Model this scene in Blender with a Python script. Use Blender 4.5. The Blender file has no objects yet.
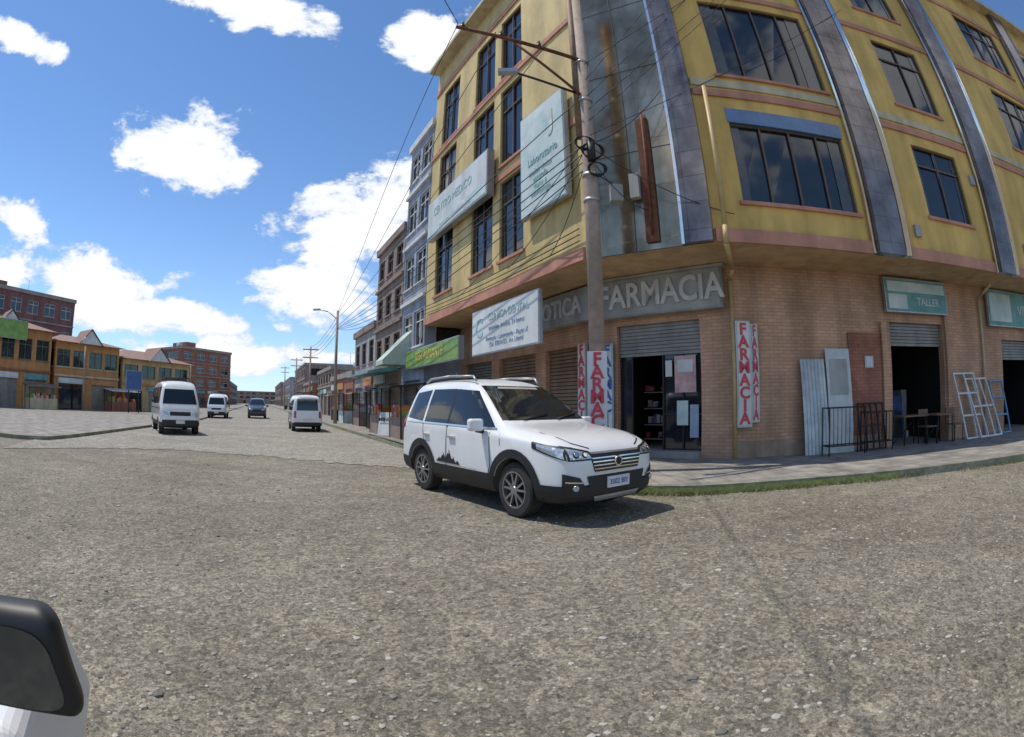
import bpy, bmesh, math, random
from mathutils import Vector, Matrix
from mathutils.bvhtree import BVHTree
random.seed(7)
R=math.radians
scene=bpy.context.scene
COL=bpy.context.collection
# ---------------------------------------------------------------- materials
MC={}
def mat(name,c,rough=.8,metal=0,var=.15,scale=3,bump=.0,bscale=40,spec=.5,c2=None,kind=None,coat=0,dirt=0):
    if name in MC: return MC[name]
    m=bpy.data.materials.new(name);m.use_nodes=True;nt=m.node_tree;N=nt.nodes;L=nt.links
    b=N['Principled BSDF'];b.inputs['Roughness'].default_value=rough;b.inputs['Metallic'].default_value=metal
    b.inputs['Specular IOR Level'].default_value=spec;b.inputs['Coat Weight'].default_value=coat
    tc=N.new('ShaderNodeTexCoord')
    no=N.new('ShaderNodeTexNoise');no.inputs['Scale'].default_value=scale;no.inputs['Detail'].default_value=4;no.inputs['Roughness'].default_value=.65
    L.new(tc.outputs['Object'],no.inputs['Vector'])
    rp=N.new('ShaderNodeValToRGB');rp.color_ramp.elements[0].position=.3;rp.color_ramp.elements[1].position=.7
    c2_=c2 or tuple(min(1,x*(1+var)) for x in c)
    rp.color_ramp.elements[0].color=(*[x*(1-var) for x in c],1);rp.color_ramp.elements[1].color=(*c2_,1)
    L.new(no.outputs['Fac'],rp.inputs['Fac']);out=rp.outputs['Color']
    h=None
    if kind:
        br=N.new('ShaderNodeTexBrick');uv=N.new('ShaderNodeUVMap');L.new(uv.outputs[0],br.inputs['Vector'])
        br.inputs['Scale'].default_value=1
        if kind=='brick': bw,bh,ms=.26,.085,.010
        elif kind=='tile': bw,bh,ms=.4,.4,.012;br.offset=0
        elif kind=='bigpanel': bw,bh,ms=1.1,1.24,.006;br.offset=0
        else: bw,bh,ms=.78,.62,.008;br.offset=0
        br.inputs['Brick Width'].default_value=bw;br.inputs['Row Height'].default_value=bh;br.inputs['Mortar Size'].default_value=ms
        br.inputs['Color1'].default_value=(.88,.88,.88,1);br.inputs['Color2'].default_value=(1.08,1.06,1.05,1);br.inputs['Mortar'].default_value=(.74,.74,.74,1) if kind=='brick' else (.55,.55,.55,1)
        mx=N.new('ShaderNodeMix');mx.data_type='RGBA';mx.blend_type='MULTIPLY';mx.inputs['Factor'].default_value=1
        L.new(out,mx.inputs['A']);L.new(br.outputs['Color'],mx.inputs['B']);out=mx.outputs['Result'];h=br.outputs['Fac']
    if dirt:
        n2=N.new('ShaderNodeTexNoise');n2.inputs['Scale'].default_value=.7;n2.inputs['Detail'].default_value=4
        mp=N.new('ShaderNodeMapping');mp.inputs['Scale'].default_value=(2.5,2.5,.5);L.new(tc.outputs['Object'],mp.inputs[0]);L.new(mp.outputs[0],n2.inputs['Vector'])
        r2=N.new('ShaderNodeValToRGB');r2.color_ramp.elements[0].position=.35;r2.color_ramp.elements[1].position=.62
        r2.color_ramp.elements[0].color=(1-dirt,1-dirt,1-dirt*1.05,1);r2.color_ramp.elements[1].color=(1,1,1,1)
        L.new(n2.outputs['Fac'],r2.inputs['Fac'])
        mx=N.new('ShaderNodeMix');mx.data_type='RGBA';mx.blend_type='MULTIPLY';mx.inputs['Factor'].default_value=1
        L.new(out,mx.inputs['A']);L.new(r2.outputs['Color'],mx.inputs['B']);out=mx.outputs['Result']
    L.new(out,b.inputs['Base Color'])
    if bump:
        n3=N.new('ShaderNodeTexNoise');n3.inputs['Scale'].default_value=bscale;n3.inputs['Detail'].default_value=2;L.new(tc.outputs['Object'],n3.inputs['Vector'])
        bp=N.new('ShaderNodeBump');bp.inputs['Strength'].default_value=bump;bp.inputs['Distance'].default_value=.02
        L.new(n3.outputs['Fac'],bp.inputs['Height'])
        last=bp
        if h:
            b2=N.new('ShaderNodeBump');b2.invert=True;b2.inputs['Strength'].default_value=.4;b2.inputs['Distance'].default_value=.01
            L.new(h,b2.inputs['Height']);L.new(bp.outputs[0],b2.inputs['Normal']);last=b2
        L.new(last.outputs[0],b.inputs['Normal'])
    MC[name]=m;return m
YEL=mat('yellow_paint',(.72,.47,.135),.75,var=.10,scale=1.5,dirt=.28)
YELP=mat('pale_yellow_paint',(.66,.50,.22),.75,var=.10,scale=1.5,dirt=.28)
PINK=mat('salmon_trim',(.54,.25,.165),.7,var=.12,dirt=.25)
CREAM=mat('cream_paint',(.58,.49,.32),.8,var=.1,dirt=.3)
GLASS=mat('window_glass',(.018,.022,.03),.05,0,var=.4,scale=1.2,spec=.8)
CURT=mat('curtain_behind_glass',(.07,.068,.065),.12,0,var=.3,scale=3,spec=.8)
GLASSB=mat('blue_reflection_glass',(.06,.15,.30),.2,0,var=.3,scale=1,spec=.7)  # blue reflection in the window's top lights, put into the base colour
FRAME=mat('window_frame',(.13,.09,.065),.5,.2)
MIRP=mat('mirror_panel_gold',(.34,.25,.15),.15,.85,var=.3,scale=.55,kind='bigpanel',bump=.10,bscale=1.1,c2=(.62,.50,.34),dirt=.35)
PIL=mat('pilaster_cladding',(.13,.11,.11),.2,.5,var=.35,scale=.9,kind='panel',bump=.06,bscale=1.6,c2=(.30,.26,.25))
CHROME=mat('silver_tube',(.78,.76,.72),.2,.95,var=.08)
BRICK=mat('tan_brick',(.57,.345,.22),.85,var=.14,scale=1.2,kind='brick',bump=.2,dirt=.28)
BRICKR=mat('red_brick',(.36,.15,.095),.85,var=.2,scale=2,kind='brick',bump=.25,dirt=.3)
SOFF=mat('soffit',(.55,.38,.2),.85,dirt=.25)
CONC=mat('concrete',(.33,.31,.28),.9,var=.18,scale=4,bump=.3,dirt=.25)
POLE=mat('pole_concrete',(.40,.31,.25),.85,var=.2,scale=5,bump=.3,dirt=.3)
TILE=mat('pavement_tile',(.31,.285,.25),.9,var=.25,scale=2,kind='tile',bump=.25,dirt=.35)
KERB=mat('kerb_stone',(.24,.24,.17),.95,var=.3,scale=5,bump=.6,bscale=15,dirt=.3)
MOSS=mat('moss',(.10,.125,.04),1,var=.4,scale=12)
STEEL=mat('galvanised_steel',(.42,.43,.43),.45,.7,var=.15,bump=.1)
BLK=mat('black_plastic',(.015,.015,.016),.5,var=.2)
IRON=mat('dark_iron',(.03,.028,.027),.55,.4)
RUST=mat('rusty_steel',(.16,.06,.03),.8,.2,var=.4,scale=8)
SHUT=mat('roller_shutter',(.29,.275,.25),.55,.3,var=.2,dirt=.3)
SHUTB=mat('roller_shutter_brown',(.26,.17,.11),.6,.2,var=.2,dirt=.3)
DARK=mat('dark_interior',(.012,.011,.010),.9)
SIGNW=mat('sign_white',(.66,.68,.67),.55,var=.06,dirt=.2)
SIGNG=mat('sign_grey',(.38,.38,.365),.6,var=.12,dirt=.3)
LETG=mat('letter_grey',(.58,.57,.54),.6,var=.1,dirt=.2)
SIGNT=mat('sign_teal',(.16,.36,.35),.6,var=.3,scale=1.5,dirt=.2)
TXTT=mat('faded_teal_print',(.36,.53,.53),.6,var=.15)
TXTB=mat('faded_blue_print',(.32,.38,.50),.6,var=.15)
SIGNP=mat('sign_pale',(.44,.60,.60),.5,var=.18,scale=1.2,c2=(.70,.75,.70))
GREEN=mat('sign_green',(.20,.34,.08),.5,var=.3,scale=2)
GREENL=mat('awning_green',(.46,.55,.48),.6,var=.15)
REDT=mat('red_paint',(.58,.05,.07),.5)
BLUT=mat('blue_paint',(.05,.10,.35),.5)
WIRE=mat('cable_black',(.02,.02,.02),.6)
WOODB=mat('brown_wood',(.2,.12,.07),.7,var=.3,scale=6)
GREYW=mat('grey_render',(.40,.39,.40),.85,var=.1,dirt=.35,bump=.2)
BLUEW=mat('bluegrey_render',(.34,.37,.44),.85,var=.1,dirt=.3)
BROWNW=mat('brown_render',(.30,.22,.19),.85,var=.15,dirt=.35)
ORAW=mat('orange_render',(.52,.25,.09),.8,var=.15,dirt=.25)
OCHW=mat('ochre_render',(.55,.38,.18),.8,var=.15,dirt=.25)
DKRED=mat('maroon_render',(.21,.105,.095),.8,var=.15,dirt=.3)
ROOFR=mat('red_roof',(.25,.15,.12),.8,var=.3,scale=4)
GRNF=mat('green_frame',(.06,.20,.10),.5)
WHT=mat('white_frame',(.66,.66,.64),.5,dirt=.15)
CARW=mat('car_white',(.76,.76,.75),.28,0,var=.03,coat=.8,dirt=.06)
CARD=mat('car_darkblue',(.03,.04,.06),.3,0,var=.05,coat=.8)
CGL=mat('car_glass',(.012,.014,.016),.04,0,var=.1,spec=.7)
LAMP=mat('headlight_lens',(.5,.52,.55),.12,.5,var=.3,scale=25)
RLAMP=mat('tail_lamp',(.35,.01,.01),.2,spec=.8)
OLAMP=mat('amber_lens',(.6,.2,.02),.25)
TYRE=mat('tyre_rubber',(.03,.028,.026),.85,var=.4,scale=8,bump=.2)
ALLOY=mat('alloy_wheel',(.42,.42,.43),.3,.9,var=.1)
TAN=mat('tan_poster',(.55,.35,.33),.6,var=.3,scale=4)
TARP=mat('blue_tarpaulin',(.06,.13,.3),.7,var=.2)
STONE=mat('stone',(.27,.25,.21),.95,var=.3,scale=9)
# ---------------------------------------------------------------- mesh builder
class MB:
    def __init__(s): s.v=[];s.f=[];s.m=[];s.ms=[];s.sm=[]
    def mi(s,m):
        if m not in s.ms: s.ms.append(m)
        return s.ms.index(m)
    def face(s,pts,m,smooth=False):
        i=len(s.v);s.v+= [Vector(p) for p in pts];s.f.append(list(range(i,i+len(pts))));s.m.append(s.mi(m));s.sm.append(smooth)
    def hexa(s,p,m):
        i=len(s.v);s.v+=[Vector(q) for q in p];k=s.mi(m)
        for f in [(3,2,1,0),(4,5,6,7),(0,1,5,4),(1,2,6,5),(2,3,7,6),(3,0,4,7)]:
            s.f.append([i+a for a in f]);s.m.append(k);s.sm.append(False)
    def box(s,fr,a0,a1,d0,d1,z0,z1,m):
        P=fr.p
        s.hexa([P(a0,z0,d1),P(a1,z0,d1),P(a1,z0,d0),P(a0,z0,d0),P(a0,z1,d1),P(a1,z1,d1),P(a1,z1,d0),P(a0,z1,d0)],m)
    def cyl(s,a,b,r0,r1,m,n=10,cap=True,smooth=True):
        a=Vector(a);b=Vector(b);d=(b-a)
        if d.length<1e-6: return
        d.normalize();x=d.orthogonal().normalized();y=d.cross(x);i=len(s.v);k=s.mi(m)
        for c,r in ((a,r0),(b,r1)):
            for j in range(n):
                t=2*math.pi*j/n;s.v.append(c+x*math.cos(t)*r+y*math.sin(t)*r)
        for j in range(n):
            j2=(j+1)%n;s.f.append([i+j,i+j2,i+n+j2,i+n+j]);s.m.append(k);s.sm.append(smooth)
        if cap:
            s.f.append([i+j for j in range(n)][::-1]);s.m.append(k);s.sm.append(False)
            s.f.append([i+n+j for j in range(n)]);s.m.append(k);s.sm.append(False)
    def tube(s,pts,r,m,n=6):
        for a,b in zip(pts[:-1],pts[1:]): s.cyl(a,b,r,r,m,n)
    def build(s,name,parent=None,loc=None,rot=None,fix=True):
        me=bpy.data.meshes.new(name);me.from_pydata([tuple(v) for v in s.v],[],s.f)
        for m in s.ms: me.materials.append(m)
        me.polygons.foreach_set('material_index',s.m);me.polygons.foreach_set('use_smooth',s.sm)
        uv=me.uv_layers.new(name='UVMap')
        for p in me.polygons:
            n=p.normal
            if abs(n.z)>.7:
                for li in p.loop_indices:
                    c=me.vertices[me.loops[li].vertex_index].co;uv.data[li].uv=(c.x,c.y)
            else:
                t=Vector((-n.y,n.x,0)).normalized()
                for li in p.loop_indices:
                    c=me.vertices[me.loops[li].vertex_index].co;uv.data[li].uv=(c.dot(t),c.z)
        me.update()
        o=bpy.data.objects.new(name,me);COL.objects.link(o)
        if parent: o.parent=parent
        if loc: o.location=loc
        if rot: o.rotation_euler=rot
        return o
def empty(name,loc=(0,0,0),rz=0):
    e=bpy.data.objects.new(name,None);COL.objects.link(e);e.location=loc;e.rotation_euler=(0,0,rz);return e
class Fr:
    def __init__(s,o,a): s.o=Vector((o[0],o[1],0));s.a=a;s.u=Vector((math.cos(R(a)),math.sin(R(a)),0));s.n=Vector((s.u.y,-s.u.x,0))
    def p(s,a,z,d=0): return s.o+s.u*a+s.n*d+Vector((0,0,z))
def text(body,fr,a,z,d,size,m,parent,name='lettering',ext=.006,space=1,line=1,sx=1,align='CENTER',bold=.012):
    cu=bpy.data.curves.new(name,'FONT');cu.body=body;cu.size=size;cu.extrude=ext;cu.align_x=align;cu.align_y='CENTER';cu.space_character=space;cu.space_line=line;cu.offset=size*bold;cu.resolution_u=3
    o=bpy.data.objects.new(name,cu);COL.objects.link(o);cu.materials.append(m)
    p=fr.p(a,z,d)
    M=Matrix(((fr.u.x*sx,0,fr.n.x,p.x),(fr.u.y*sx,0,fr.n.y,p.y),(0,1,0,p.z),(0,0,0,1)))
    o.matrix_world=M
    if parent: o.parent=parent;o.matrix_parent_inverse=Matrix.Translation(-parent.location)
    return o
def facade(mb,fr,s0,s1,z0,z1,holes,m,depth=.16,rev=None):
    hs=[(max(a,s0),min(b,s1),max(c,z0),min(d,z1)) for a,b,c,d in holes if b>s0 and a<s1 and d>z0 and c<z1]
    S=sorted({s0,s1}|{h[0] for h in hs}|{h[1] for h in hs});Z=sorted({z0,z1}|{h[2] for h in hs}|{h[3] for h in hs})
    for i in range(len(S)-1):
        for j in range(len(Z)-1):
            a,b,c,d=S[i],S[i+1],Z[j],Z[j+1];x=(a+b)/2;y=(c+d)/2
            if any(h[0]<x<h[1] and h[2]<y<h[3] for h in hs): continue
            mb.face([fr.p(a,c),fr.p(b,c),fr.p(b,d),fr.p(a,d)],m)
    rv=rev or m
    for a,b,c,d in hs:
        q=-depth
        mb.face([fr.p(a,c,q),fr.p(a,c),fr.p(a,d),fr.p(a,d,q)],rv);mb.face([fr.p(b,c),fr.p(b,c,q),fr.p(b,d,q),fr.p(b,d)],rv)
        mb.face([fr.p(a,c,q),fr.p(b,c,q),fr.p(b,c),fr.p(a,c)],rv);mb.face([fr.p(a,d),fr.p(b,d),fr.p(b,d,q),fr.p(a,d,q)],rv)
def window(mb,fr,a,b,c,d,n=3,fm=None,gm=None,tr=None,depth=.12,fw=.05,sill=None,curt=False):
    fm=fm or FRAME;gm=gm or GLASS
    for i in range(n):
        x0=a+(b-a)*i/n;x1=a+(b-a)*(i+1)/n;k=random.uniform(-.012,.012);k2=random.uniform(-.012,.012)
        mb.face([fr.p(x0,c,-depth-.02+k),fr.p(x1,c,-depth-.02-k),fr.p(x1,d,-depth-.02+k2),fr.p(x0,d,-depth-.02+k2+k*.3)],gm)
    if curt:
        for x0,x1 in ((a+.05,a+(b-a)*random.uniform(.08,.2)),(b-(b-a)*random.uniform(.08,.2),b-.05)):
            mb.face([fr.p(x0,c,-depth+.0),fr.p(x1,c,-depth+.0),fr.p(x1,d,-depth+.0),fr.p(x0,d,-depth+.0)],CURT)
    q0,q1=-depth+.004,-depth+.05
    mb.box(fr,a,b,q0,q1,c,c+fw,fm);mb.box(fr,a,b,q0,q1,d-fw,d,fm)
    mb.box(fr,a,a+fw,q0,q1,c+fw,d-fw,fm);mb.box(fr,b-fw,b,q0,q1,c+fw,d-fw,fm)
    for i in range(1,n):
        x=a+(b-a)*i/n;mb.box(fr,x-fw/2,x+fw/2,q0,q1-.005,c+fw,d-fw,fm)
    if tr:
        z=c+(d-c)*tr;mb.box(fr,a+fw,b-fw,q0,q1-.008,z-fw/2,z+fw/2,fm)
    if sill: mb.box(fr,a-.08,b+.08,-.02,.07,c-.09,c-.002,sill)
# ---------------------------------------------------------------- corner building
FRr=Fr((4.44,9.18),-6);B=Vector((1.7,10.9,0));C0=FRr.p(-.3,0)
ca=math.degrees(math.atan2(C0.y-B.y,C0.x-B.x));FC=Fr((C0.x,C0.y),ca);CL=(C0-B).length
FL=Fr((1.7,10.9),-61)
GR=Fr((5.1,10.8),-6);GC=Fr((5.1,10.8),-40);gl0=GC.p(-3.46,0);GL=Fr((gl0.x,gl0.y),-61)
ZO=4.68;TOP=17.4
bld=empty('corner_commercial_building')
mb=MB()
rows=[(5.66,8.1),(9.15,11.95),(13.1,15.75)]
RH=[];
for i,(c,d) in enumerate(rows):
    RH+=[(.48,3.65,c,d),(6.3,8.3,c+.3,d),(12.7,15.6,c+.4,d+.1),(18,21,c+.4,d)]
facade(mb,FRr,-.3,24,ZO,TOP,RH,YEL)
for i,(c,d) in enumerate(rows):
    hb=d-.4 if i==0 else d
    window(mb,FRr,.48,3.65,c,hb,4,sill=PINK,curt=True)
    if i==0: 
        mb.box(FRr,.45,3.68,-.1,.02,d-.4,d-.002,GLASSB)
    window(mb,FRr,6.3,8.3,c+.3,d,2,tr=.72,sill=PINK,curt=True);window(mb,FRr,12.7,15.6,c+.4,d+.1,3,tr=.7,sill=PINK,curt=True);window(mb,FRr,18,21,c+.4,d,3,sill=PINK)
LH=[]
for (a,b) in [(-4.3,-2.85),(-6.4,-4.78),(-9.9,-8.1)]:
    for c,d in [(5.72,8.35),(8.95,12.0),(12.5,15.6)]: LH.append((a,b,c,d))
facade(mb,FL,-10.9,0,ZO,TOP,LH,YELP)
for a,b,c,d in LH: window(mb,FL,a,b,c,d,2,tr=.7,sill=PINK,curt=True)
mb.face([FC.p(-CL,ZO),FC.p(0,ZO),FC.p(0,TOP),FC.p(-CL,TOP)],MIRP)
mb.box(FC,-.62,0.0,.004,.16,ZO+.02,TOP,PIL)
mb.box(FC,-CL+.02,-CL+.12,.004,.08,ZO+.02,TOP,CREAM)
for i in range(6):
    z=ZO+i*2.48
    mb.box(FC,-CL+.12,-.62,.003,.012,z,z+.014,IRON)
mb.box(FC,-CL+1.2,-CL+1.214,.003,.013,ZO+.02,TOP,IRON)
mb.box(FC,-.70,-.63,.003,.10,ZO+.02,TOP,CHROME)
for a,b,t in [(3.92,4.80,4.97),(9.15,10.0,10.18),(16.4,17.2,17.35)]:
    mb.box(FRr,a,b,.004,.28,ZO+.0,TOP,PIL)
    mb.cyl(FRr.p(t,ZO,.17),FRr.p(t,TOP,.17),.13,.13,CHROME,14)
    mb.cyl(FRr.p(a-.05,ZO,.1),FRr.p(a-.05,TOP,.1),.055,.055,CHROME,10)
def band(fr,segs,z0,z1,d,m):
    for a,b in segs: mb.box(fr,a,b,.003,d,z0,z1,m)
segR=[(-.28,3.85),(5.1,9.05),(10.32,16.3),(17.5,24)]
for z0,z1,d in [(ZO,4.98,.10),(8.42,8.62,.06),(12.22,12.42,.06),(15.95,16.15,.06)]:
    band(FRr,segR,z0,z1,d,PINK);band(FL,[(-10.9,-.02)],z0,z1,d,PINK)
band(FRr,segR,8.72,8.95,.04,CREAM)
F0=FL.p(-10.9,0);F1=B;F2=C0;F3=FRr.p(24,0);F4=FRr.p(24,0,-14);F5=FL.p(-10.9,0,-12)
rf=[F0,F1,F2,F3,F4,Vector((8,24,0)),F5]
def poly(mb,pts,z,m,up=True):
    pts=[Vector((p[0],p[1],z)) for p in pts]
    import mathutils.geometry as g
    tr=g.tessellate_polygon([pts])
    for t in tr:
        q=[pts[i] for i in t]
        n=(q[1]-q[0]).cross(q[2]-q[0]).z
        if (n<0)==up: q=q[::-1]
        mb.face(q,m)
poly(mb,rf,TOP,CONC)
for fr,a,b in [(FL,-10.9,.25),(FC,-CL-.1,.1),(FRr,-.3,24)]:
    mb.box(fr,a,b,-.2,.55,TOP+.003 if fr is not FC else TOP+.006,TOP+.22 if fr is not FC else TOP+.224,CREAM)
sf=[F0,F1,F2,F3,FRr.p(24,0,-3),Vector(GR.p(0,0,-1)),Vector(GC.p(-3.46,0,-1)),FL.p(-10.9,0,-3)]
poly(mb,sf,ZO-.0,SOFF,up=False)
mb.face([FL.p(-10.9,ZO,-12),FL.p(-10.9,ZO,0),FL.p(-10.9,TOP,0),FL.p(-10.9,TOP,-12)],BRICKR)
mb.face([FRr.p(24,0,0),FRr.p(24,0,-14),FRr.p(24,TOP,-14),FRr.p(24,TOP,0)],YEL)
for s_,z in ((5.5,5.3),(8.75,7.3),(11.2,5.5)): mb.box(FRr,s_,s_+.22,.005,.1,z,z+.3,SIGNG)
mb.build('upper_floors',bld)
# ground floor
mb=MB()
facade(mb,GR,0,22,-.02,ZO,[(4.95,7.25,-.02,3.42),(10.6,13.4,-.02,3.05),(16,19,-.02,3)],BRICK,depth=.25)
for a,b,t in [(4.95,7.25,3.42),(10.6,13.4,3.05),(16,19,3.0)]:
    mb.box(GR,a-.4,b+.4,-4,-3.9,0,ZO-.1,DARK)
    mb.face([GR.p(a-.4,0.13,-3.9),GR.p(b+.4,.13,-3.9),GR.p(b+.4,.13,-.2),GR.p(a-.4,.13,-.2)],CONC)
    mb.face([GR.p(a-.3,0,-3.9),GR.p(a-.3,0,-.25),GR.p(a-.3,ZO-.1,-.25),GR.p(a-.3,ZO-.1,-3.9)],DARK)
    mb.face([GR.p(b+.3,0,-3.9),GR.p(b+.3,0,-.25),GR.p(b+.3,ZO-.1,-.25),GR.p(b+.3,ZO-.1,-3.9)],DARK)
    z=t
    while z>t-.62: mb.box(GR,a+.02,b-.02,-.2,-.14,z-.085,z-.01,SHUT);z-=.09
    for i in range(22):
        x=random.uniform(a,b-.3);h=random.uniform(.3,1.7);mb.box(GR,x,x+random.uniform(.1,.5),-3.2+random.random(),-2.0,.14,h,random.choice([WOODB,SIGNG,IRON,SHUTB,TARP,SIGNW]))
mb.box(GR,0.06,4.9,.003,.03,.10,.5,mat('plinth_render',(.42,.30,.21),.9,var=.2,scale=3,dirt=.35))
mb.box(GR,3.38,4.5,.032,.06,.5,3.1,BRICKR)
mb.box(GR,4.55,4.72,.037,.12,.12,3.4,BRICK)
mb.box(GR,7.3,7.45,.004,.12,.12,4.2,BRICK)
facade(mb,GC,-3.46,0,-.02,ZO,[(-3.1,-.8,-.02,3.45)],BRICK,depth=.25)
a,b=-3.1,-.8
z=3.45
while z>2.68: mb.box(GC,a+.02,b-.02,-.2,-.13,z-.085,z-.008,SHUT);z-=.09
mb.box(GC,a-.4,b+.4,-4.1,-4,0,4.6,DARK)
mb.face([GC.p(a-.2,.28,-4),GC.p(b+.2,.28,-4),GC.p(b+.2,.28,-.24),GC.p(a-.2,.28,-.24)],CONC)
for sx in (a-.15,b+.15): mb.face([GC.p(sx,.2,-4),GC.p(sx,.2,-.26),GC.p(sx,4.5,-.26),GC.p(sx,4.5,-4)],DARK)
mb.box(GC,a,b,-.24,.22,.1,.28,CONC)
mb.face([GC.p(a+.0,.28,-.22),GC.p(a+.35,.28,-.22),GC.p(a+.35,2.68,-.22),GC.p(a,2.68,-.22)],GLASS)
mb.face([GC.p(b-1.1,.28,-.22),GC.p(b,.28,-.22),GC.p(b,2.68,-.22),GC.p(b-1.1,2.68,-.22)],GLASS)
for x in (a,a+.33,b-1.1,b-.56,b-.05): mb.box(GC,x,x+.04,-.215,-.16,.28,2.68,IRON)
mb.box(GC,b-1.06,b-.05,-.213,-.15,1.15,1.19,IRON)
mb.box(GC,-1.55,-.98,-.14,-.13,1.7,2.6,TAN);mb.box(GC,-1.47,-1.06,-.128,-.122,2.2,2.5,SIGNW)
mb.box(GC,-1.8,-1.62,-.14,-.13,2.1,2.5,SIGNW);mb.box(GC,-1.5,-1.2,-.14,-.13,.9,1.5,SIGNP);mb.box(GC,-1.15,-.92,-.14,-.13,.6,1.4,TXTB)
for i in range(60):
    x=random.uniform(-3,-.9);zz=random.choice([.5,.9,1.35,1.8]);c=random.choice([SIGNW,TAN,BLUT,REDT,GREENL])
    mb.box(GC,x,x+.1,-1.6,-1.5,zz,zz+random.uniform(.1,.25),c)
for zz in (.48,.88,1.33,1.78): mb.box(GC,-3,-.9,-1.7,-1.4,zz-.04,zz-.01,SIGNG)
facade(mb,GL,-9.6,0,-.02,ZO,[(-2.9,-.5,-.02,3.1),(-6,-3.5,-.02,3.1),(-9.2,-6.6,-.02,3.1)],BRICK,depth=.25)
for a,b,m in [(-2.9,-.5,SHUTB),(-6,-3.5,SHUTB),(-9.2,-6.6,SHUT)]:
    z=3.1
    while z>.15: mb.box(GL,a+.02,b-.02,-.2,-.15,z-.1,z-.012,m);z-=.11
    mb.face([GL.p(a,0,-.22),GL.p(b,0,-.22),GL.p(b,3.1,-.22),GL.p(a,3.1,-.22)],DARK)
mb.build('ground_floor',bld)
mb=MB()
mb.tube([GR.p(.02,.12,.1),GR.p(.02,4.3,.1),GR.p(.02,4.5,.4),FRr.p(-.12,4.6,.2),FRr.p(-.1,5.0,.2),FRr.p(-.02,8.6,.14)],.055,mat('pipe_yellow',(.50,.36,.16),.5),10)
mb.tube([GR.p(9.3,.12,.1),GR.p(9.3,4.3,.1),GR.p(9.3,4.6,.8)],.05,CREAM,8)
mb.build('drainpipes',bld)
# --- signs
def sign(name,fr,a,b,z0,z1,d0,d1,m,fm=STEEL):
    e=empty(name);q=MB();q.box(fr,a,b,d0,d1,z0,z1,fm);q.box(fr,a+.04,b-.04,d1+.002,d1+.012,z0+.04,z1-.04,m);q.build('panel',e);return e
e=sign('pharmacy_sign',GC,-3.5,-.1,3.62,4.6,.05,.32,SIGNG,CONC);text('FARMACIA',GC,-1.72,4.11,.365,.86,LETG,e,ext=.035,sx=.82,bold=.02)
q=MB();q.box(GC,-3.6,.0,.03,.36,4.6,4.66,SIGNG);q.box(GL,-3.3,-.25,.05,.3,3.7,4.62,SIGNG);q.build('sign_box',e)
text('BOTICA',GL,-1.75,4.15,.335,.72,LETG,e,ext=.03,sx=.9,bold=.02)
def vtext(fr,a,z,d,size,m,e,line,sx=1): text('\n'.join('FARMACIA'),fr,a,z,d,size,m,e,line=line,sx=sx,bold=.03)
e=sign('vertical_pharmacy_sign',GR,.04,.42,.85,3.3,.12,.2,SIGNW);vtext(GR,.23,2.07,.22,.38,REDT,e,.77)
e=sign('vertical_pharmacy_sign',GR,.46,.66,.95,3.25,.05,.1,SIGNW);vtext(GR,.56,2.1,.12,.36,REDT,e,.77,.5)
e=sign('vertical_pharmacy_sign',GC,-3.5,-3.14,.6,3.0,.1,.16,SIGNW);vtext(GC,-3.32,1.8,.18,.38,BLUT,e,.77)
e=sign('vertical_pharmacy_sign',GL,-.75,-.38,.6,3.1,.3,.36,SIGNW);vtext(GL,-.56,1.85,.38,.38,REDT,e,.78)
e=sign('shop_sign',GR,4.75,7.4,3.66,4.6,.1,.22,SIGNT);q=MB();q.box(GR,4.85,7.3,.236,.242,4.22,4.5,SIGNP);q.box(GR,4.85,5.6,.236,.242,3.75,4.15,SIGNP);q.build('print',e);text('TALLER',GR,6.5,3.97,.24,.3,SIGNP,e)
e=sign('shop_sign',GR,9.7,14.5,3.45,4.62,.1,.22,SIGNT);q=MB();q.box(GR,9.8,11.2,.236,.242,3.6,4.5,SIGNP);q.build('print',e);text('VIDRIERIA',GR,12.8,4.0,.24,.5,SIGNP,e)
e=sign('billboard',FL,-10,-4.5,8.0,9.7,.1,.35,SIGNW);q=MB();q.box(FL,-9.9,-4.6,.366,.372,8.08,8.5,SIGNP);q.build('print',e)
text('CENTRO MEDICO',FL,-7.5,9.05,.37,.5,TXTT,e,sx=.9,bold=0);text('consultas especialidades',FL,-7.2,8.3,.378,.3,SIGNW,e,bold=0)
e=sign('billboard',FL,-2.55,-.35,6.4,9.7,.1,.25,SIGNP);
text('J',FL,-.9,8.9,.275,.9,WHT,e);text('Laboratorio',FL,-1.4,8.0,.275,.34,TXTT,e,sx=.9,bold=0);text('analisis clinico\necografia\nrayos x\nodontologia',FL,-1.5,7.3,.275,.22,TXTT,e,sx=.9,bold=0)
e=sign('billboard',FL,-5.75,-1.75,2.95,4.35,.1,.2,SIGNW);text('CLINICA DENTAL',FL,-3.4,4.03,.22,.3,TXTT,e,bold=0);text('atencion  medica  24 horas',FL,-3.5,3.7,.22,.19,TXTB,e,bold=0);text('C',FL,-5.2,3.75,.22,.8,TXTT,e)
text('Farmacia - Laboratorio - Rayos X\nCel. 72034455   Av. Litoral',FL,-3.5,3.3,.22,.18,TXTB,e,bold=0)
e=sign('green_shop_sign',FL,-12.6,-6.6,2.95,3.75,.1,.3,GREEN);text('RESTAURANTE',FL,-9.6,3.37,.32,.5,mat('sign_yellow',(.6,.5,.12),.5),e,sx=.95)
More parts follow.
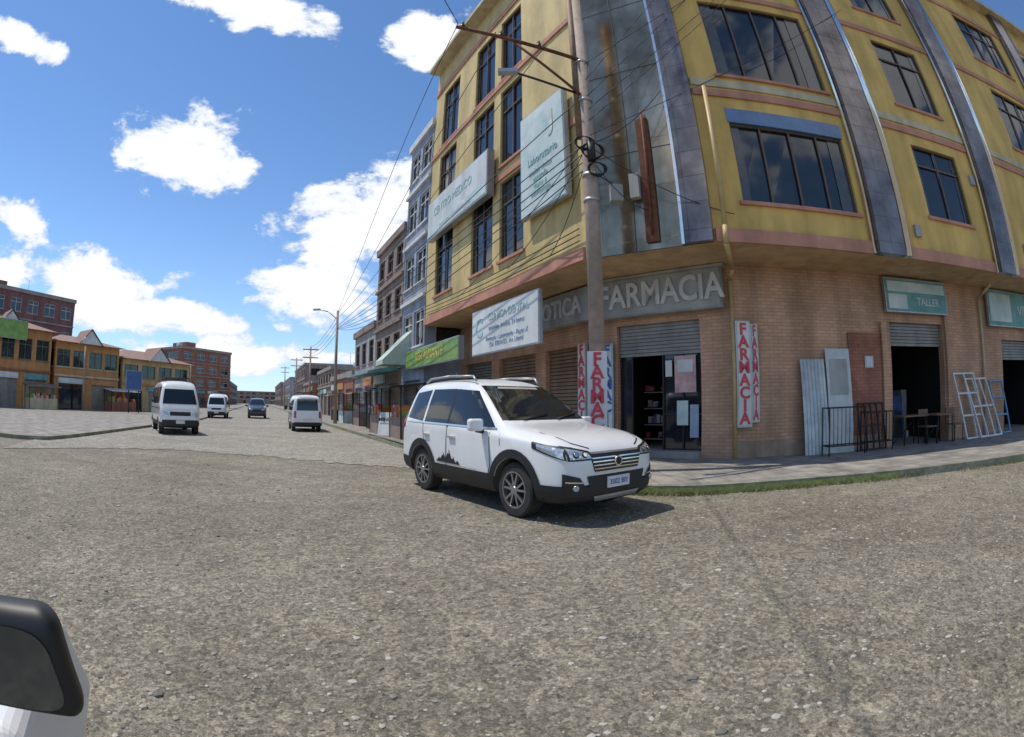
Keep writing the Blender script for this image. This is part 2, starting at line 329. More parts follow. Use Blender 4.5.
# ---------------------------------------------------------------- other buildings
def building(name,o,ang,w,dep,h,floors,nw,wall,trim=CONC,fm=FRAME,roof=None,gm=None,shop=None,winh=.5,winw=.62,gh=3.2,parapet=.4,sidew=2,trimw=None):
    e=empty(name,(0,0,0));f=Fr(o,ang);m=MB()
    fh=(h-gh)/max(1,floors-1) if floors>1 else h
    if floors==1: gh=h*.95
    def wins(frm,W,n,base=True):
        hs=[]
        for k in range(1,floors):
            zb=gh+(k-1)*fh+fh*.28
            for i in range(n):
                cx=W*(i+.5)/n;ww=W/n*winw/2;hs.append((cx-ww,cx+ww,zb,zb+fh*winh))
        return hs
    H=wins(f,w,nw);G=[]
    ns=max(1,round(w/3.2))
    for i in range(ns):
        cx=w*(i+.5)/ns;G.append((cx-w/ns*.36,cx+w/ns*.36,-.02,gh*.78))
    facade(m,f,0,w,-.02,h,H+G,wall)
    for a in H: window(m,f,*a,n=2,fm=fm,tr=.7,sill=trim)
    for i,(a,b,c,d) in enumerate(G):
        mm=[SHUT,SHUTB,DARK,SHUT][(i+len(name))%4]
        if mm is DARK: m.face([f.p(a,c,-.14),f.p(b,c,-.14),f.p(b,d,-.14),f.p(a,d,-.14)],GLASS)
        else:
            m.face([f.p(a,c,-.14),f.p(b,c,-.14),f.p(b,d,-.14),f.p(a,d,-.14)],mm)
            z=.1
            while z<d-.1: m.box(f,a,b,-.135,-.10,z,z+.12,mm);z+=.2
        if (i*7+int(w))%3!=0: m.box(f,a-.1,b+.1,.005,.12,gh*.80,gh*.95,[SIGNW,SIGNP,GREEN,SIGNT,ORAW][(i*3+int(h*2))%5])
    for k in range(1,floors): m.box(f,-.03,w+.03,.003,.14,gh+(k-1)*fh-.02,gh+(k-1)*fh+.14,trim)
    fl=Fr((f.p(0,0,-dep).x,f.p(0,0,-dep).y),ang-90);frt=Fr((f.p(w,0).x,f.p(w,0).y),ang+90)
    for s_ in (fl,frt):
        hs=wins(s_,dep,sidew);facade(m,s_,0,dep,-.02,h,hs,wall)
        for a in hs: window(m,s_,*a,n=2,fm=fm,sill=trim)
    bk=Fr((f.p(w,0,-dep).x,f.p(w,0,-dep).y),ang+180);facade(m,bk,0,w,-.02,h,[],wall)
    if roof:
        zz=h+min(dep,w)*.14;o1=.5
        A=[f.p(-o1,h,o1),f.p(w+o1,h,o1),f.p(w+o1,h,-dep-o1),f.p(-o1,h,-dep-o1)]
        r1=f.p(w*.3,zz,-dep/2);r2=f.p(w*.7,zz,-dep/2)
        m.face([A[0],A[1],r2,r1],roof);m.face([A[1],A[2],r2],roof);m.face([A[2],A[3],r1,r2],roof);m.face([A[3],A[0],r1],roof);m.face(A[::-1],trim)
        c=w*.5;m.face([f.p(c-1.3,h,.55),f.p(c+1.3,h,.55),f.p(c,h+1.2,.55)],WHT);m.face([f.p(c-1.5,h-.1,.7),f.p(c,h+1.35,.7),f.p(c,h+1.35,-2.5),f.p(c-1.5,h-.1,-1)],roof);m.face([f.p(c,h+1.35,.7),f.p(c+1.5,h-.1,.7),f.p(c+1.5,h-.1,-1),f.p(c,h+1.35,-2.5)],roof)
    else:
        m.face([f.p(0,h),f.p(w,h),f.p(w,h,-dep),f.p(0,h,-dep)],CONC)
        m.box(f,-.12,w+.12,-.15,.15,h+.002,h+parapet,trim)
        m.box(f,w-.02,w+.1,-dep,-.152,h+.002,h+parapet,trim);m.box(f,-.1,.02,-dep,-.152,h+.002,h+parapet,trim)
        if w<20.5:
            m.cyl(f.p(w*.3,h,-dep*.5),f.p(w*.3,h+1.5,-dep*.5),.6,.55,IRON if int(w)%2 else SIGNG,12)
            m.tube([f.p(w*.7,h,-dep*.3),f.p(w*.7,h+2.2,-dep*.3)],.02,IRON,4)
            m.box(f,w*.45,w*.45+2.4,-dep*.9,-dep*.5,h+.005,h+2.0,wall)
    m.build('walls_and_windows',e);return e,f
def onL(s,d=0):
    p=FL.p(-s,0,d);return (p.x,p.y)
building('grey_apartment_building',onL(14.3),-61,3.3,10,14.4,5,2,BLUEW,WHT,fm=WHT,winw=.8,winh=.55)
building('brown_apartment_building',onL(19.8),-61,5.4,10,10.1,4,3,BROWNW,BROWNW,fm=FRAME)
building('brick_shop_building',onL(26),-61,6.1,9,5.9,2,3,GREYW,BROWNW)
building('brick_house',onL(37),-61,10.6,8,3.4,1,4,BRICKR,CONC)
building('brick_house',onL(56,-1),-61,12,9,5,2,5,BROWNW,CONC)
building('brick_house',onL(76,-1),-61,14,9,4.2,1,5,BRICKR,CONC)
building('apartment_building',onL(112,-2),-61,26,12,8.5,3,8,BROWNW,CONC)
building('apartment_building',onL(170,-2),-61,40,12,8,3,10,GREYW,CONC)
building('brick_house',onL(260,-2),-61,70,12,9,3,14,BROWNW,CONC)
def onP(s,d=0):
    f=Fr((-40.5,18.0),75.4);p=f.p(s,0,d);return (p.x,p.y)
building('orange_market_building',onP(0),75.4,9.5,9,6.4,2,5,ORAW,BRICKR,fm=GRNF,roof=ROOFR,gh=3,winw=.75)
building('orange_market_building',onP(10),75.4,7.5,9,5.8,2,4,ORAW,CREAM,fm=GRNF,roof=ROOFR,gh=2.9,winw=.8)
building('orange_market_building',onP(18),75.4,9,9,5.0,2,4,OCHW,ORAW,fm=GRNF,roof=ROOFR,gh=2.6,winw=.8)
e=sign('green_shop_sign',Fr((-40.5,18.0),75.4),2.5,6.5,5.4,6.9,.6,.75,GREEN)
building('maroon_apartment_building',(-53.5,19),78,20,12,11.6,4,8,DKRED,CONC,fm=WHT)
building('brick_apartment_building',(-66,44),78,14,12,8.5,3,5,BRICKR,CONC)
building('brick_apartment_building',(-55.4,70),75,12.5,12,10.0,4,4,BRICKR,CONC,fm=WHT)
def onK(t,d=8): return (-22-.485*t-.875*d,30.5+.875*t-.485*d)
building('apartment_building',onK(66),119,26,12,5.5,2,9,BROWNW,CONC)
building('apartment_building',onK(96),119,50,14,7,2,14,GREYW,CONC)
building('apartment_building',onK(150),119,90,14,9,3,14,BROWNW,CONC)
building('apartment_building',(-235,318),29,70,14,9,3,14,BROWNW,CONC)
building('brick_house',(-44,-22),95,16,10,7,3,5,BRICKR,CONC)
building('brick_house',(-44,-4),90,13,10,6,2,5,BROWNW,CONC)
# ---------------------------------------------------------------- ground
def gmat(name,ca,cb,cc,bs=.6,fine=60,vs=30,trk=.1):
    m=bpy.data.materials.new(name);m.use_nodes=True;nt=m.node_tree;N=nt.nodes;L=nt.links;b=N['Principled BSDF'];b.inputs['Roughness'].default_value=.95;b.inputs['Specular IOR Level'].default_value=.25
    tc=N.new('ShaderNodeTexCoord')
    def noise(sc,det=8,ro=.6,mp=None):
        n=N.new('ShaderNodeTexNoise');n.inputs['Scale'].default_value=sc;n.inputs['Detail'].default_value=det;n.inputs['Roughness'].default_value=ro
        if mp:
            q=N.new('ShaderNodeMapping');q.inputs['Rotation'].default_value=(0,0,R(mp[0]));q.inputs['Scale'].default_value=mp[1];L.new(tc.outputs['Object'],q.inputs[0]);L.new(q.outputs[0],n.inputs['Vector'])
        else: L.new(tc.outputs['Object'],n.inputs['Vector'])
        return n
    big=noise(.3,5,.65);mid=noise(2.2,6,.75);fn=noise(fine,3,.8);tr=noise(1,3,.55,(20,(.15,.9,1)))
    vo=N.new('ShaderNodeTexVoronoi');vo.inputs['Scale'].default_value=vs;L.new(tc.outputs['Object'],vo.inputs['Vector'])
    vo2=N.new('ShaderNodeTexVoronoi');vo2.inputs['Scale'].default_value=vs*.42;L.new(tc.outputs['Object'],vo2.inputs['Vector'])
    def ramp(s,a,b_,p0=.35,p1=.65):
        r=N.new('ShaderNodeValToRGB');r.color_ramp.elements[0].position=p0;r.color_ramp.elements[1].position=p1;r.color_ramp.elements[0].color=(*a,1);r.color_ramp.elements[1].color=(*b_,1);L.new(s,r.inputs['Fac']);return r.outputs['Color']
    def mix(a,b_,f,bt='MULTIPLY'):
        x=N.new('ShaderNodeMix');x.data_type='RGBA';x.blend_type=bt
        if isinstance(f,(int,float)): x.inputs['Factor'].default_value=f
        else: L.new(f,x.inputs['Factor'])
        L.new(a,x.inputs['A']);L.new(b_,x.inputs['B']);return x.outputs['Result']
    c=ramp(big.outputs['Fac'],ca,cb,.38,.62)
    c=mix(c,ramp(mid.outputs['Fac'],(.76,.76,.77),(1.18,1.16,1.13),.3,.7),1)
    c=mix(c,ramp(tr.outputs['Fac'],(1-trk,1-trk,1-trk),(1+trk,1+trk,1+trk),.38,.62),1)
    c=mix(c,ramp(fn.outputs['Fac'],(.35,.35,.35),(1.6,1.58,1.55),.3,.7),.9)
    c=mix(c,ramp(vo.outputs['Color'],(.5,.5,.5),(1.4,1.39,1.37),.15,.9),.8)
    c=mix(c,ramp(vo2.outputs['Color'],(.75,.75,.76),(1.22,1.21,1.18),.1,.95),.8)
    L.new(c,b.inputs['Base Color'])
    b1=N.new('ShaderNodeBump');b1.inputs['Strength'].default_value=bs;b1.inputs['Distance'].default_value=.018;L.new(fn.outputs['Fac'],b1.inputs['Height'])
    b3=N.new('ShaderNodeBump');b3.inputs['Strength'].default_value=.45;b3.inputs['Distance'].default_value=.08;L.new(mid.outputs['Fac'],b3.inputs['Height']);L.new(b1.outputs[0],b3.inputs['Normal'])
    L.new(b3.outputs[0],b.inputs['Normal']);return m
GRAV=gmat('gravel_road_surface',(.225,.203,.160),(.285,.262,.212),None,.8,60,38,.07)
PAVE=gmat('worn_concrete_surface',(.28,.265,.23),(.34,.32,.28),None,.25,40,30,.06)
DIRT=gmat('dirt_surface',(.20,.17,.13),(.26,.22,.17),None,.5)
mb=MB();mb.face([(-4000,-4000,-.03),(4000,-4000,-.03),(4000,4000,-.03),(-4000,4000,-.03)],DIRT);mb.build('ground')
def road_grid():
    m=MB();k=m.mi(GRAV);xs=[-60+ i*1.5 for i in range(81)];ys=[-25+i*1.5 for i in range(49)]
    import mathutils.noise as no
    for y in ys:
        for x in xs: m.v.append(Vector((x,y,-.012+.007*no.noise(Vector((x*.35,y*.35,0))))))
    W=len(xs)
    for j in range(len(ys)-1):
        for i in range(W-1):
            m.f.append([j*W+i,j*W+i+1,(j+1)*W+i+1,(j+1)*W+i]);m.m.append(k);m.sm.append(True)
    return m.build('gravel_road')
road_grid()
u=Vector((-.485,.875,0))
kR=[Vector(p+(0,)) for p in [(-10.35,28.18),(-6.17,21.28),(-3.85,17.03),(-2.92,14.97),(-1.2,11.9),(-.35,10.5),(.45,9.3),(1.2,8.4),(2.05,7.78),(2.95,7.45),(4.77,7.22),(6.83,6.73),(9.96,5.75),(14,4.6),(25,2.6),(60,-1.5)]]
kR=[kR[0]+u*250]+kR
kL=[Vector(p+(0,)) for p in [(-60,-5),(-30,3.5),(-19,7.4),(-15.2,8.6),(-14.2,9.4),(-14.0,10.6),(-16.4,16.75),(-22,30.5)]];kL.append(kL[-1]+u*250)
edge=[(-12.35,6.84),(-11.4,9.5),(-9.63,11.6),(-6.5,12.0),(-3.87,11.5),(-1.6,11.0),(-.3,10.4)]
ee=[]
for p,q in zip(edge[:-1],edge[1:]):
    for i in range(22):
        t=i/22;ee.append((p[0]+(q[0]-p[0])*t+random.gauss(0,.03),p[1]+(q[1]-p[1])*t+random.gauss(0,.13)))
ee.append(edge[-1])
mb=MB();poly(mb,ee+[(p.x+.0,p.y) for p in kR[::-1] if p.y>10.4]+[(p.x,p.y) for p in kL[::-1] if p.y>9],-.001,PAVE);mb.build('paved_street')
def smoothp(P,n=3):
    out=[]
    for i in range(len(P)-1):
        p0=P[max(0,i-1)];p1=P[i];p2=P[i+1];p3=P[min(len(P)-1,i+2)]
        if (p2-p1).length>12: out.append(p1);continue
        for k in range(n):
            t=k/n;out.append(.5*((2*p1)+(-p0+p2)*t+(2*p0-5*p1+4*p2-p3)*t*t+(-p0+3*p1-3*p2+p3)*t**3))
    out.append(P[-1]);return out
def pavement(name,P,side,back,h=.13,kw=.16):
    P=smoothp(P) ;n=len(P);N_=[]
    for i in range(n):
        t=(P[min(n-1,i+1)]-P[max(0,i-1)]).normalized();N_.append(Vector((-t.y,t.x,0))*side)
    m=MB()
    for i in range(n-1):
        a,b=P[i],P[i+1];a2,b2=a+N_[i]*kw,b+N_[i+1]*kw;Z=Vector((0,0,h));
        m.face([a+Vector((0,0,-.05)),b+Vector((0,0,-.05)),b+Z,a+Z],KERB);m.face([a+Z,b+Z,b2+Z,a2+Z],KERB)
    poly(m,[(P[i]+N_[i]*kw) for i in range(n)]+back,h-.004,TILE)
    return m.build(name),P,N_
pav,PR,NR=pavement('pavement',kR,1,[Vector((60,30,0)),Vector((20,60,0)),Vector((-60,180,0)),Vector((-90,240,0))])
pavement('pavement',kL,1,[Vector((-190,250,0)),Vector((-120,60,0)),Vector((-90,-5,0))],h=.11)
mb=MB()
def onpath(P,t):
    i=int(t);f=t-i;return P[i].lerp(P[i+1],f)
idx=[i for i,p in enumerate(PR) if 1.5<p.x<12 and p.y<8.5]
GRS=[mat('grass_a',(.10,.14,.035),.9,var=.3),mat('grass_b',(.16,.18,.07),.9,var=.3),mat('grass_c',(.22,.19,.10),.9,var=.3)]
for k in range(9000):
    t=idx[0]+(idx[-1]-idx[0])*random.random()
    if math.sin(t*2.1)+math.sin(t*5.3+1)+random.uniform(-1.6,1.6)<(-.5 if onpath(PR,t).x<6.5 else .9): continue
    p=onpath(PR,t)-NR[int(t)]*abs(random.gauss(0,.08))
    h=random.uniform(.012,.06);a=random.uniform(0,6.28);w=.008;d=Vector((math.cos(a),math.sin(a),0));q=Vector((random.gauss(0,.03),random.gauss(0,.03),h))
    mb.face([p-d*w-Vector((0,0,.01)),p+d*w-Vector((0,0,.01)),p+q],random.choice(GRS))
for i in range(idx[0],idx[-1]):
    a,b=PR[i],PR[i+1]
    if a.x<6.5: mb.face([a-NR[i]*.05+Vector((0,0,-.004)),b-NR[i+1]*.05+Vector((0,0,-.004)),b-NR[i+1]*.006+Vector((0,0,.095)),a-NR[i]*.006+Vector((0,0,.095))],MOSS)
mb.build('kerb_grass')
# loose stones
mb=MB()
bm=bmesh.new();bmesh.ops.create_icosphere(bm,subdivisions=1,radius=1);iv=[v.co.copy() for v in bm.verts];iF=[[v.index for v in f.verts] for f in bm.faces];bm.free()
k=mb.mi(STONE);k2=mb.mi(mat('pale_stone',(.40,.37,.32),.95,var=.2,scale=9));k3=mb.mi(mat('dark_stone',(.15,.14,.12),.95,var=.2,scale=9))
cnt=0
while cnt<12000:
    rr=1.0+11*random.random()**.8;aa=R(random.uniform(-68,64));x=rr*math.sin(aa);y=rr*math.cos(aa)
    if x>1 and y>7.2-.18*max(0,x-3): continue
    if y>10.5: continue
    s=min(.03,.0035+random.expovariate(1/.0048));c=Vector((x,y,s*.12-.012));b0=len(mb.v);sc=Vector((random.uniform(.7,1.4),random.uniform(.7,1.3),random.uniform(.4,.65)))
    kk=random.choice([k,k2,k2,k3])
    for v in iv: mb.v.append(c+Vector((v.x*sc.x,v.y*sc.y,v.z*sc.z))*s*random.uniform(.8,1.15))
    for f in iF: mb.f.append([b0+a for a in f]);mb.m.append(kk);mb.sm.append(False)
    cnt+=1
mb.build('loose_stones')
# ---------------------------------------------------------------- vehicles
def ring(w,zb,sh,g,gz,r,rz,rc):
    return [(0,zb),(w*.82,zb),(w*.97,zb+.07),(w*.995,.46 if sh>.6 else (zb+sh)/2),(w,max(.5,sh-.3)),(w*.985,sh),(g+(w*.985-g)*.9,sh+(gz-sh)*.1),(g,gz),(r,rz),(0,rc)]
def loft(stations,mats,low=None,lvl=2,zf=lambda z:z):
    bm=bmesh.new();rings=[]
    for st in stations:
        x=st[0];rg=ring(*st[1:]);row=[bm.verts.new((x,y,zf(z))) for y,z in rg]
        row2=[row[0]]+[bm.verts.new((x,-y,zf(z))) for y,z in rg[1:-1]]+[row[-1]]
        rings.append((row,row2))
    n=len(rings[0][0])
    for (a,a2),(b,b2) in zip(rings[:-1],rings[1:]):
        for j in range(n-1):
            f=bm.faces.new([a[j],a[j+1],b[j+1],b[j]]);f.material_index=1 if j<=2 else 0
            f=bm.faces.new([a2[j],b2[j],b2[j+1],a2[j+1]]);f.material_index=1 if j<=2 else 0
    for r_ in (rings[0],rings[-1]):
        bm.faces.new(r_[0]+r_[1][1:-1][::-1])
    bmesh.ops.recalc_face_normals(bm,faces=bm.faces)
    for f in bm.faces: f.smooth=True
    me=bpy.data.meshes.new('body');bm.to_mesh(me);bm.free()
    for m in mats: me.materials.append(m)
    o=bpy.data.objects.new('body',me);COL.objects.link(o)
    s=o.modifiers.new('s','SUBSURF');s.levels=lvl;s.render_levels=lvl
    return o
def applymods(o):
    dg=bpy.context.evaluated_depsgraph_get();dg.update();me=bpy.data.meshes.new_from_object(o.evaluated_get(dg));o.modifiers.clear();o.data=me
def wheel(mb,c,r,w,side,spokes=5):
    n=28;prof=[(r*.93,0),(r,-.02),(r,-w+.02),(r*.93,-w)]
    for (ra,da),(rb,db) in zip(prof[:-1],prof[1:]):
        for j in range(n):
            t0=2*math.pi*j/n;t1=2*math.pi*(j+1)/n
            mb.face([c+Vector((math.cos(t)*q,side*d,math.sin(t)*q)) for t,q,d in ((t0,ra,da),(t1,ra,da),(t1,rb,db),(t0,rb,db))],TYRE,True)
    for (ra,da,rb,db,m) in [(r*.93,0,r*.68,.004,TYRE),(r*.68,.006,r*.63,.006,ALLOY),(r*.63,.006,r*.60,-.05,ALLOY)]:
        for j in range(n):
            t0=2*math.pi*j/n;t1=2*math.pi*(j+1)/n
            mb.face([c+Vector((math.cos(t)*q,side*d,math.sin(t)*q)) for t,q,d in ((t0,ra,da),(t1,ra,da),(t1,rb,db),(t0,rb,db))],m,True)
    mb.face([c+Vector((math.cos(2*math.pi*j/n)*r*.62,side*-.055,math.sin(2*math.pi*j/n)*r*.62)) for j in range(n)],BLK)
    for k in range(spokes):
        t=2*math.pi*k/spokes+.3
        for dt in (-.13,.13):
            d=Vector((math.cos(t+dt),0,math.sin(t+dt)));e=Vector((math.cos(t+dt*2.0),0,math.sin(t+dt*2.0)));pr=Vector((-d.z,0,d.x))
            a=c+d*r*.1+Vector((0,side*-.01,0));b=c+e*r*.61+Vector((0,side*-.012,0));q=pr*r*.045;o=Vector((0,side*.012,0));o2=Vector((0,-side*.03,0))
            mb.hexa([a-q+o2,b-q*.8+o2,b+q*.8+o2,a+q+o2,a-q+o,b-q*.8+o,b+q*.8+o,a+q+o],ALLOY)
    mb.cyl(c+Vector((0,side*-.03,0)),c+Vector((0,side*.014,0)),r*.16,r*.14,ALLOY,14)
def car_common(name,stations,mats,axles,trackhw,wr,lvl=2,zf=lambda z:z):
    e=empty(name);o=loft(stations,mats,lvl=lvl,zf=zf);o.parent=e
    applymods(o)
    bm=bmesh.new();bm.from_mesh(o.data);bvh=BVHTree.FromBMesh(bm);bm.free()
    cut=MB()
    for x in axles:
        for sd in (-1,1): cut.cyl((x,sd*1.2,wr),(x,sd*(trackhw-.30),wr),wr+.055,wr+.055,BLK,32)
    cu=bpy.data.meshes.new('c');cu.from_pydata([tuple(v) for v in cut.v],[],cut.f)
    for m in mats: cu.materials.append(m)
    cu.polygons.foreach_set('material_index',[1]*len(cut.f))
    co=bpy.data.objects.new('c',cu);COL.objects.link(co)
    bo=o.modifiers.new('b','BOOLEAN');bo.object=co;bo.operation='DIFFERENCE';bo.solver='EXACT'
    applymods(o);bpy.data.objects.remove(co)
    w=MB()
    for x in axles:
        for sd in (-1,1): wheel(w,Vector((x,sd*trackhw,wr)),wr,.21,sd)
    w.build('wheels',e)
    d=MB()
    def cast(org,dr):
        org=Vector(org);org.z=zf(org.z)
        h=bvh.ray_cast(org,Vector(dr));return h[0],h[1]
    def dec(P,axis,m,nx=8,ny=4,off=.006,sides=(1,)):
        for sd in sides:
            G=[]
            for j in range(ny+1):
                row=[]
                for i in range(nx+1):
                    u_=i/nx;v_=j/ny
                    bt=Vector(P[0]).lerp(Vector(P[1]),u_);tp=Vector(P[3]).lerp(Vector(P[2]),u_);q=bt.lerp(tp,v_)
                    if axis=='y': h,nn=cast((q.x,sd*3,q.y),(0,-sd,0))
                    elif axis=='x+': h,nn=cast((4,q.x*sd,q.y),(-1,0,0))
                    elif axis=='x-': h,nn=cast((-4,q.x*sd,q.y),(1,0,0))
                    else: h,nn=cast((q.x,q.y*sd,4),(0,0,-1))
                    row.append(h+nn*off if h else None)
                G.append(row)
            for j in range(ny):
                for i in range(nx):
                    q=[G[j][i],G[j][i+1],G[j+1][i+1],G[j+1][i]]
                    if all(x is not None for x in q): d.face(q,m,True)
    return e,o,dec,d,cast
def gap(dec,pts,axis='y',w=.012,m=None,sides=(1,-1)):
    for a,b in zip(pts[:-1],pts[1:]):
        a=Vector(a);b=Vector(b);t=(b-a).normalized();n=Vector((-t.y,t.x))*w/2
        dec([a-n,b-n,b+n,a+n],axis,m or BLK,max(2,int((b-a).length/.08)),1,.004,sides)
def mpv(name,paint,detail=True):
    zf=lambda z: z+max(0,z-.95)*.15
    S=[(2.16,.56,.30,.66,.52,.71,.44,.73,.75),(2.12,.70,.25,.75,.63,.81,.52,.83,.845),(2.0,.80,.215,.84,.69,.90,.58,.925,.94),(1.75,.855,.21,.91,.73,.985,.6,1.01,1.025),(1.35,.875,.21,.95,.76,1.025,.63,1.055,1.07),
    (1.05,.88,.21,.965,.77,1.05,.65,1.085,1.10),(.92,.88,.21,.97,.765,1.08,.66,1.125,1.14),(.5,.88,.21,.985,.71,1.31,.60,1.37,1.385),(.12,.88,.21,.995,.655,1.51,.55,1.575,1.60),
    (-.2,.88,.21,1.0,.645,1.565,.54,1.625,1.655),(-.8,.88,.21,1.01,.645,1.58,.54,1.64,1.67),(-1.35,.88,.21,1.02,.64,1.575,.53,1.635,1.67),(-1.66,.87,.22,1.035,.635,1.55,.52,1.62,1.655),(-1.78,.865,.24,1.04,.625,1.51,.51,1.58,1.62),(-1.86,.85,.27,1.03,.67,1.27,.56,1.31,1.33),(-1.92,.80,.32,.93,.66,1.0,.5,1.0,1.0),(-1.95,.7,.38,.8,.6,.85,.45,.86,.86)]
    AX=(1.28,-1.12);WR=.335
    e,o,dec,d,cast=car_common(name,S,[paint,BLK],AX,.845,WR,zf=zf)
    for P in ([(.86,1.045),(-.28,1.06),(-.28,1.5),(.2,1.47)],[(-.34,1.06),(-1.05,1.075),(-1.05,1.51),(-.34,1.505)],[(-1.12,1.08),(-1.70,1.12),(-1.62,1.47),(-1.12,1.505)]):
        dec(P,'y',CGL,12,8,.005,(1,-1))
    for P in ([(.90,1.03),(-1.72,1.06),(-1.72,1.08),(.88,1.05)],):
        dec(P,'y',CHROME,40,1,.009,(1,-1))
    dec([(-.71,1.13),(.71,1.13),(.545,1.535),(-.545,1.535)],'x+',CGL,20,12,.006)
    dec([(-.62,1.12),(.62,1.12),(.50,1.48),(-.50,1.48)],'x-',CGL,12,8,.006)
    if detail:
        dec([(-.36,1.495),(.36,1.495),(.34,1.52),(-.34,1.52)],'x+',SIGNG,10,1,.009)
        gap(dec,[(.78,1.0),(.82,.6),(.74,.40),(-.30,.38),(-.31,1.02)],w=.014);gap(dec,[(-.31,1.03),(-.31,.38),(-.74,.38),(-.80,.62),(-1.04,.85),(-1.08,1.05)],w=.014)
        gap(dec,[(-.31,1.03),(-.31,1.5)],w=.05)
        gap(dec,[(1.0,.985),(1.02,.86)],w=.01)
        gap(dec,[(-.66,1.02),(-.58,.92),(-.40,.86)],'x+',.012,sides=(1,-1))
        dec([(.88,.26),(-.72,.26),(-.72,.49),(.88,.49)],'y',BLK,30,3,.012,(1,-1))
        dec([(-1.5,.30),(-1.88,.34),(-1.86,.52),(-1.5,.50)],'y',BLK,8,3,.012,(1,-1))
        dec([(1.7,.26),(2.05,.28),(2.05,.46),(1.7,.46)],'y',BLK,8,3,.012,(1,-1))
        dec([(.5,.50),(-.5,.50),(-.5,.51),(.5,.51)],'y',CHROME,20,1,.010,(1,-1))
        for ax in AX:
            for k in range(20):
                t0=math.pi*(k/20)*1.16-.25;t1=math.pi*((k+1)/20)*1.16-.25
                r0,r1=.39,.495
                q=[(ax+r0*math.cos(t0),WR+r0*math.sin(t0)),(ax+r0*math.cos(t1),WR+r0*math.sin(t1)),(ax+r1*math.cos(t1),WR+r1*math.sin(t1)),(ax+r1*math.cos(t0),WR+r1*math.sin(t0))]
                dec(q,'y',BLK,2,2,.012,(1,-1))
        for x0,h,w_ in ((-.10,.10,.09),(-.22,.19,.12),(-.38,.14,.12),(.02,.06,.07),(-.50,.07,.1)):
            dec([(x0-w_,.52),(x0+w_,.52),(x0+.005,.52+h),(x0-.005,.52+h)],'y',BLK,4,4,.006,(1,-1))
            dec([(x0-w_*.25,.52+h*.78),(x0+w_*.1,.52+h*.7),(x0+.004,.52+h*.96),(x0-.004,.52+h*.96)],'y',paint,3,3,.009,(1,-1))
        for x in (-.14,-.92):
            for sd in (1,-1):
                h,n=cast((x,sd*3,.90),(0,-sd,0))
                d.hexa([h+Vector((ax_,sd*dy,dz)) for dz in (-.014,.014) for ax_,dy in ((-.09,.0),(.09,.0),(.08,.035),(-.08,.035))],CHROME)
        dec([(.36,.735),(.72,.735),(.73,.90),(.44,.835)],'x+',BLK,12,5,.006,(1,-1))
        dec([(.42,.752),(.70,.752),(.705,.87),(.47,.818)],'x+',LAMP,12,5,.011,(1,-1))
        for yy in (.52,.63):
            for sd in (1,-1):
                h,n=cast((4,sd*yy,.795),(-1,0,0));d.cyl(h+n*.008,h+n*.02,.038,.034,BLK,16);d.cyl(h+n*.021,h+n*.025,.026,.024,CHROME,16)
        dec([(2.07,.74),(1.62,.86),(1.60,.935),(2.03,.88)],'y',BLK,12,5,.006,(1,-1))
        dec([(2.05,.757),(1.70,.86),(1.68,.915),(2.01,.86)],'y',LAMP,12,5,.011,(1,-1))
        dec([(-.38,.60),(.38,.60),(.44,.80),(-.44,.80)],'x+',BLK,14,4,.008)
        for z in (.625,.665,.705,.745): dec([(-.38-(z-.60)*.3,z),(.38+(z-.60)*.3,z),(.38+(z-.60)*.3,z+.013),(-.38-(z-.60)*.3,z+.013)],'x+',CHROME,14,1,.016)
        gap(dec,[(-.36,.595),(.36,.595),(.45,.81),(-.45,.81),(-.36,.595)],'x+',.024,CHROME,(1,))
        h,n=cast((4,0,.70),(-1,0,0));d.cyl(h+Vector((.012,0,0)),h+Vector((.03,0,0)),.065,.06,CHROME,20);d.cyl(h+Vector((.031,0,0)),h+Vector((.033,0,0)),.045,.045,BLK,20)
        dec([(-.78,.24),(.78,.24),(.80,.44),(-.80,.44)],'x+',BLK,24,4,.012)
        dec([(-.46,.44),(.46,.44),(.50,.56),(-.50,.56)],'x+',BLK,12,4,.012)
        dec([(-.36,.27),(.36,.27),(.40,.325),(-.40,.325)],'x+',STEEL,10,2,.02)
        dec([(.52,.44),(.76,.44),(.76,.60),(.60,.55)],'x+',BLK,6,4,.013,(1,-1))
        dec([(.54,.485),(.74,.50),(.74,.515),(.55,.50)],'x+',CHROME,6,1,.02,(1,-1))
        for sd in (1,-1):
            h,n=cast((4,sd*.65,.44),(-1,0,0))
            if h: d.cyl(h+n*.01,h+n*.03,.038,.034,LAMP,14)
        h,n=cast((4,0,.46),(-1,0,0));x=h.x+.035
        d.hexa([(x-.02,-.19,.40),(x,-.19,.40),(x,.19,.40),(x-.02,.19,.40),(x-.02,-.19,.53),(x,-.19,.53),(x,.19,.53),(x-.02,.19,.53)],SIGNW)
        f=Fr((x+.001,0),90)
        for y0 in (-.45,.12): 
            a,_=cast((4,y0,1.13),(-1,0,0));b,_=cast((4,y0+.5,1.19),(-1,0,0));d.tube([a+Vector((.02,0,.01)),b+Vector((.02,0,.015))],.009,BLK,5)
        d.cyl((-1.4,0,zf(1.66)),(-1.52,0,zf(1.66)+.16),.012,.006,BLK,6)
    dec([(.60,.98),(.76,.98),(.66,1.25),(.58,1.25)],'x-',RLAMP,4,6,.01,(1,-1))
    dec([(-1.87,.95),(-1.75,1.0),(-1.77,1.2),(-1.84,1.22)],'y',RLAMP,4,4,.01,(1,-1))
    dec([(-.26,.62),(.26,.62),(.26,.74),(-.26,.74)],'x-',SIGNW,4,2,.012)
    dec([(-.62,.40),(.62,.40),(.6,.52),(-.6,.52)],'x-',BLK,8,2,.012)
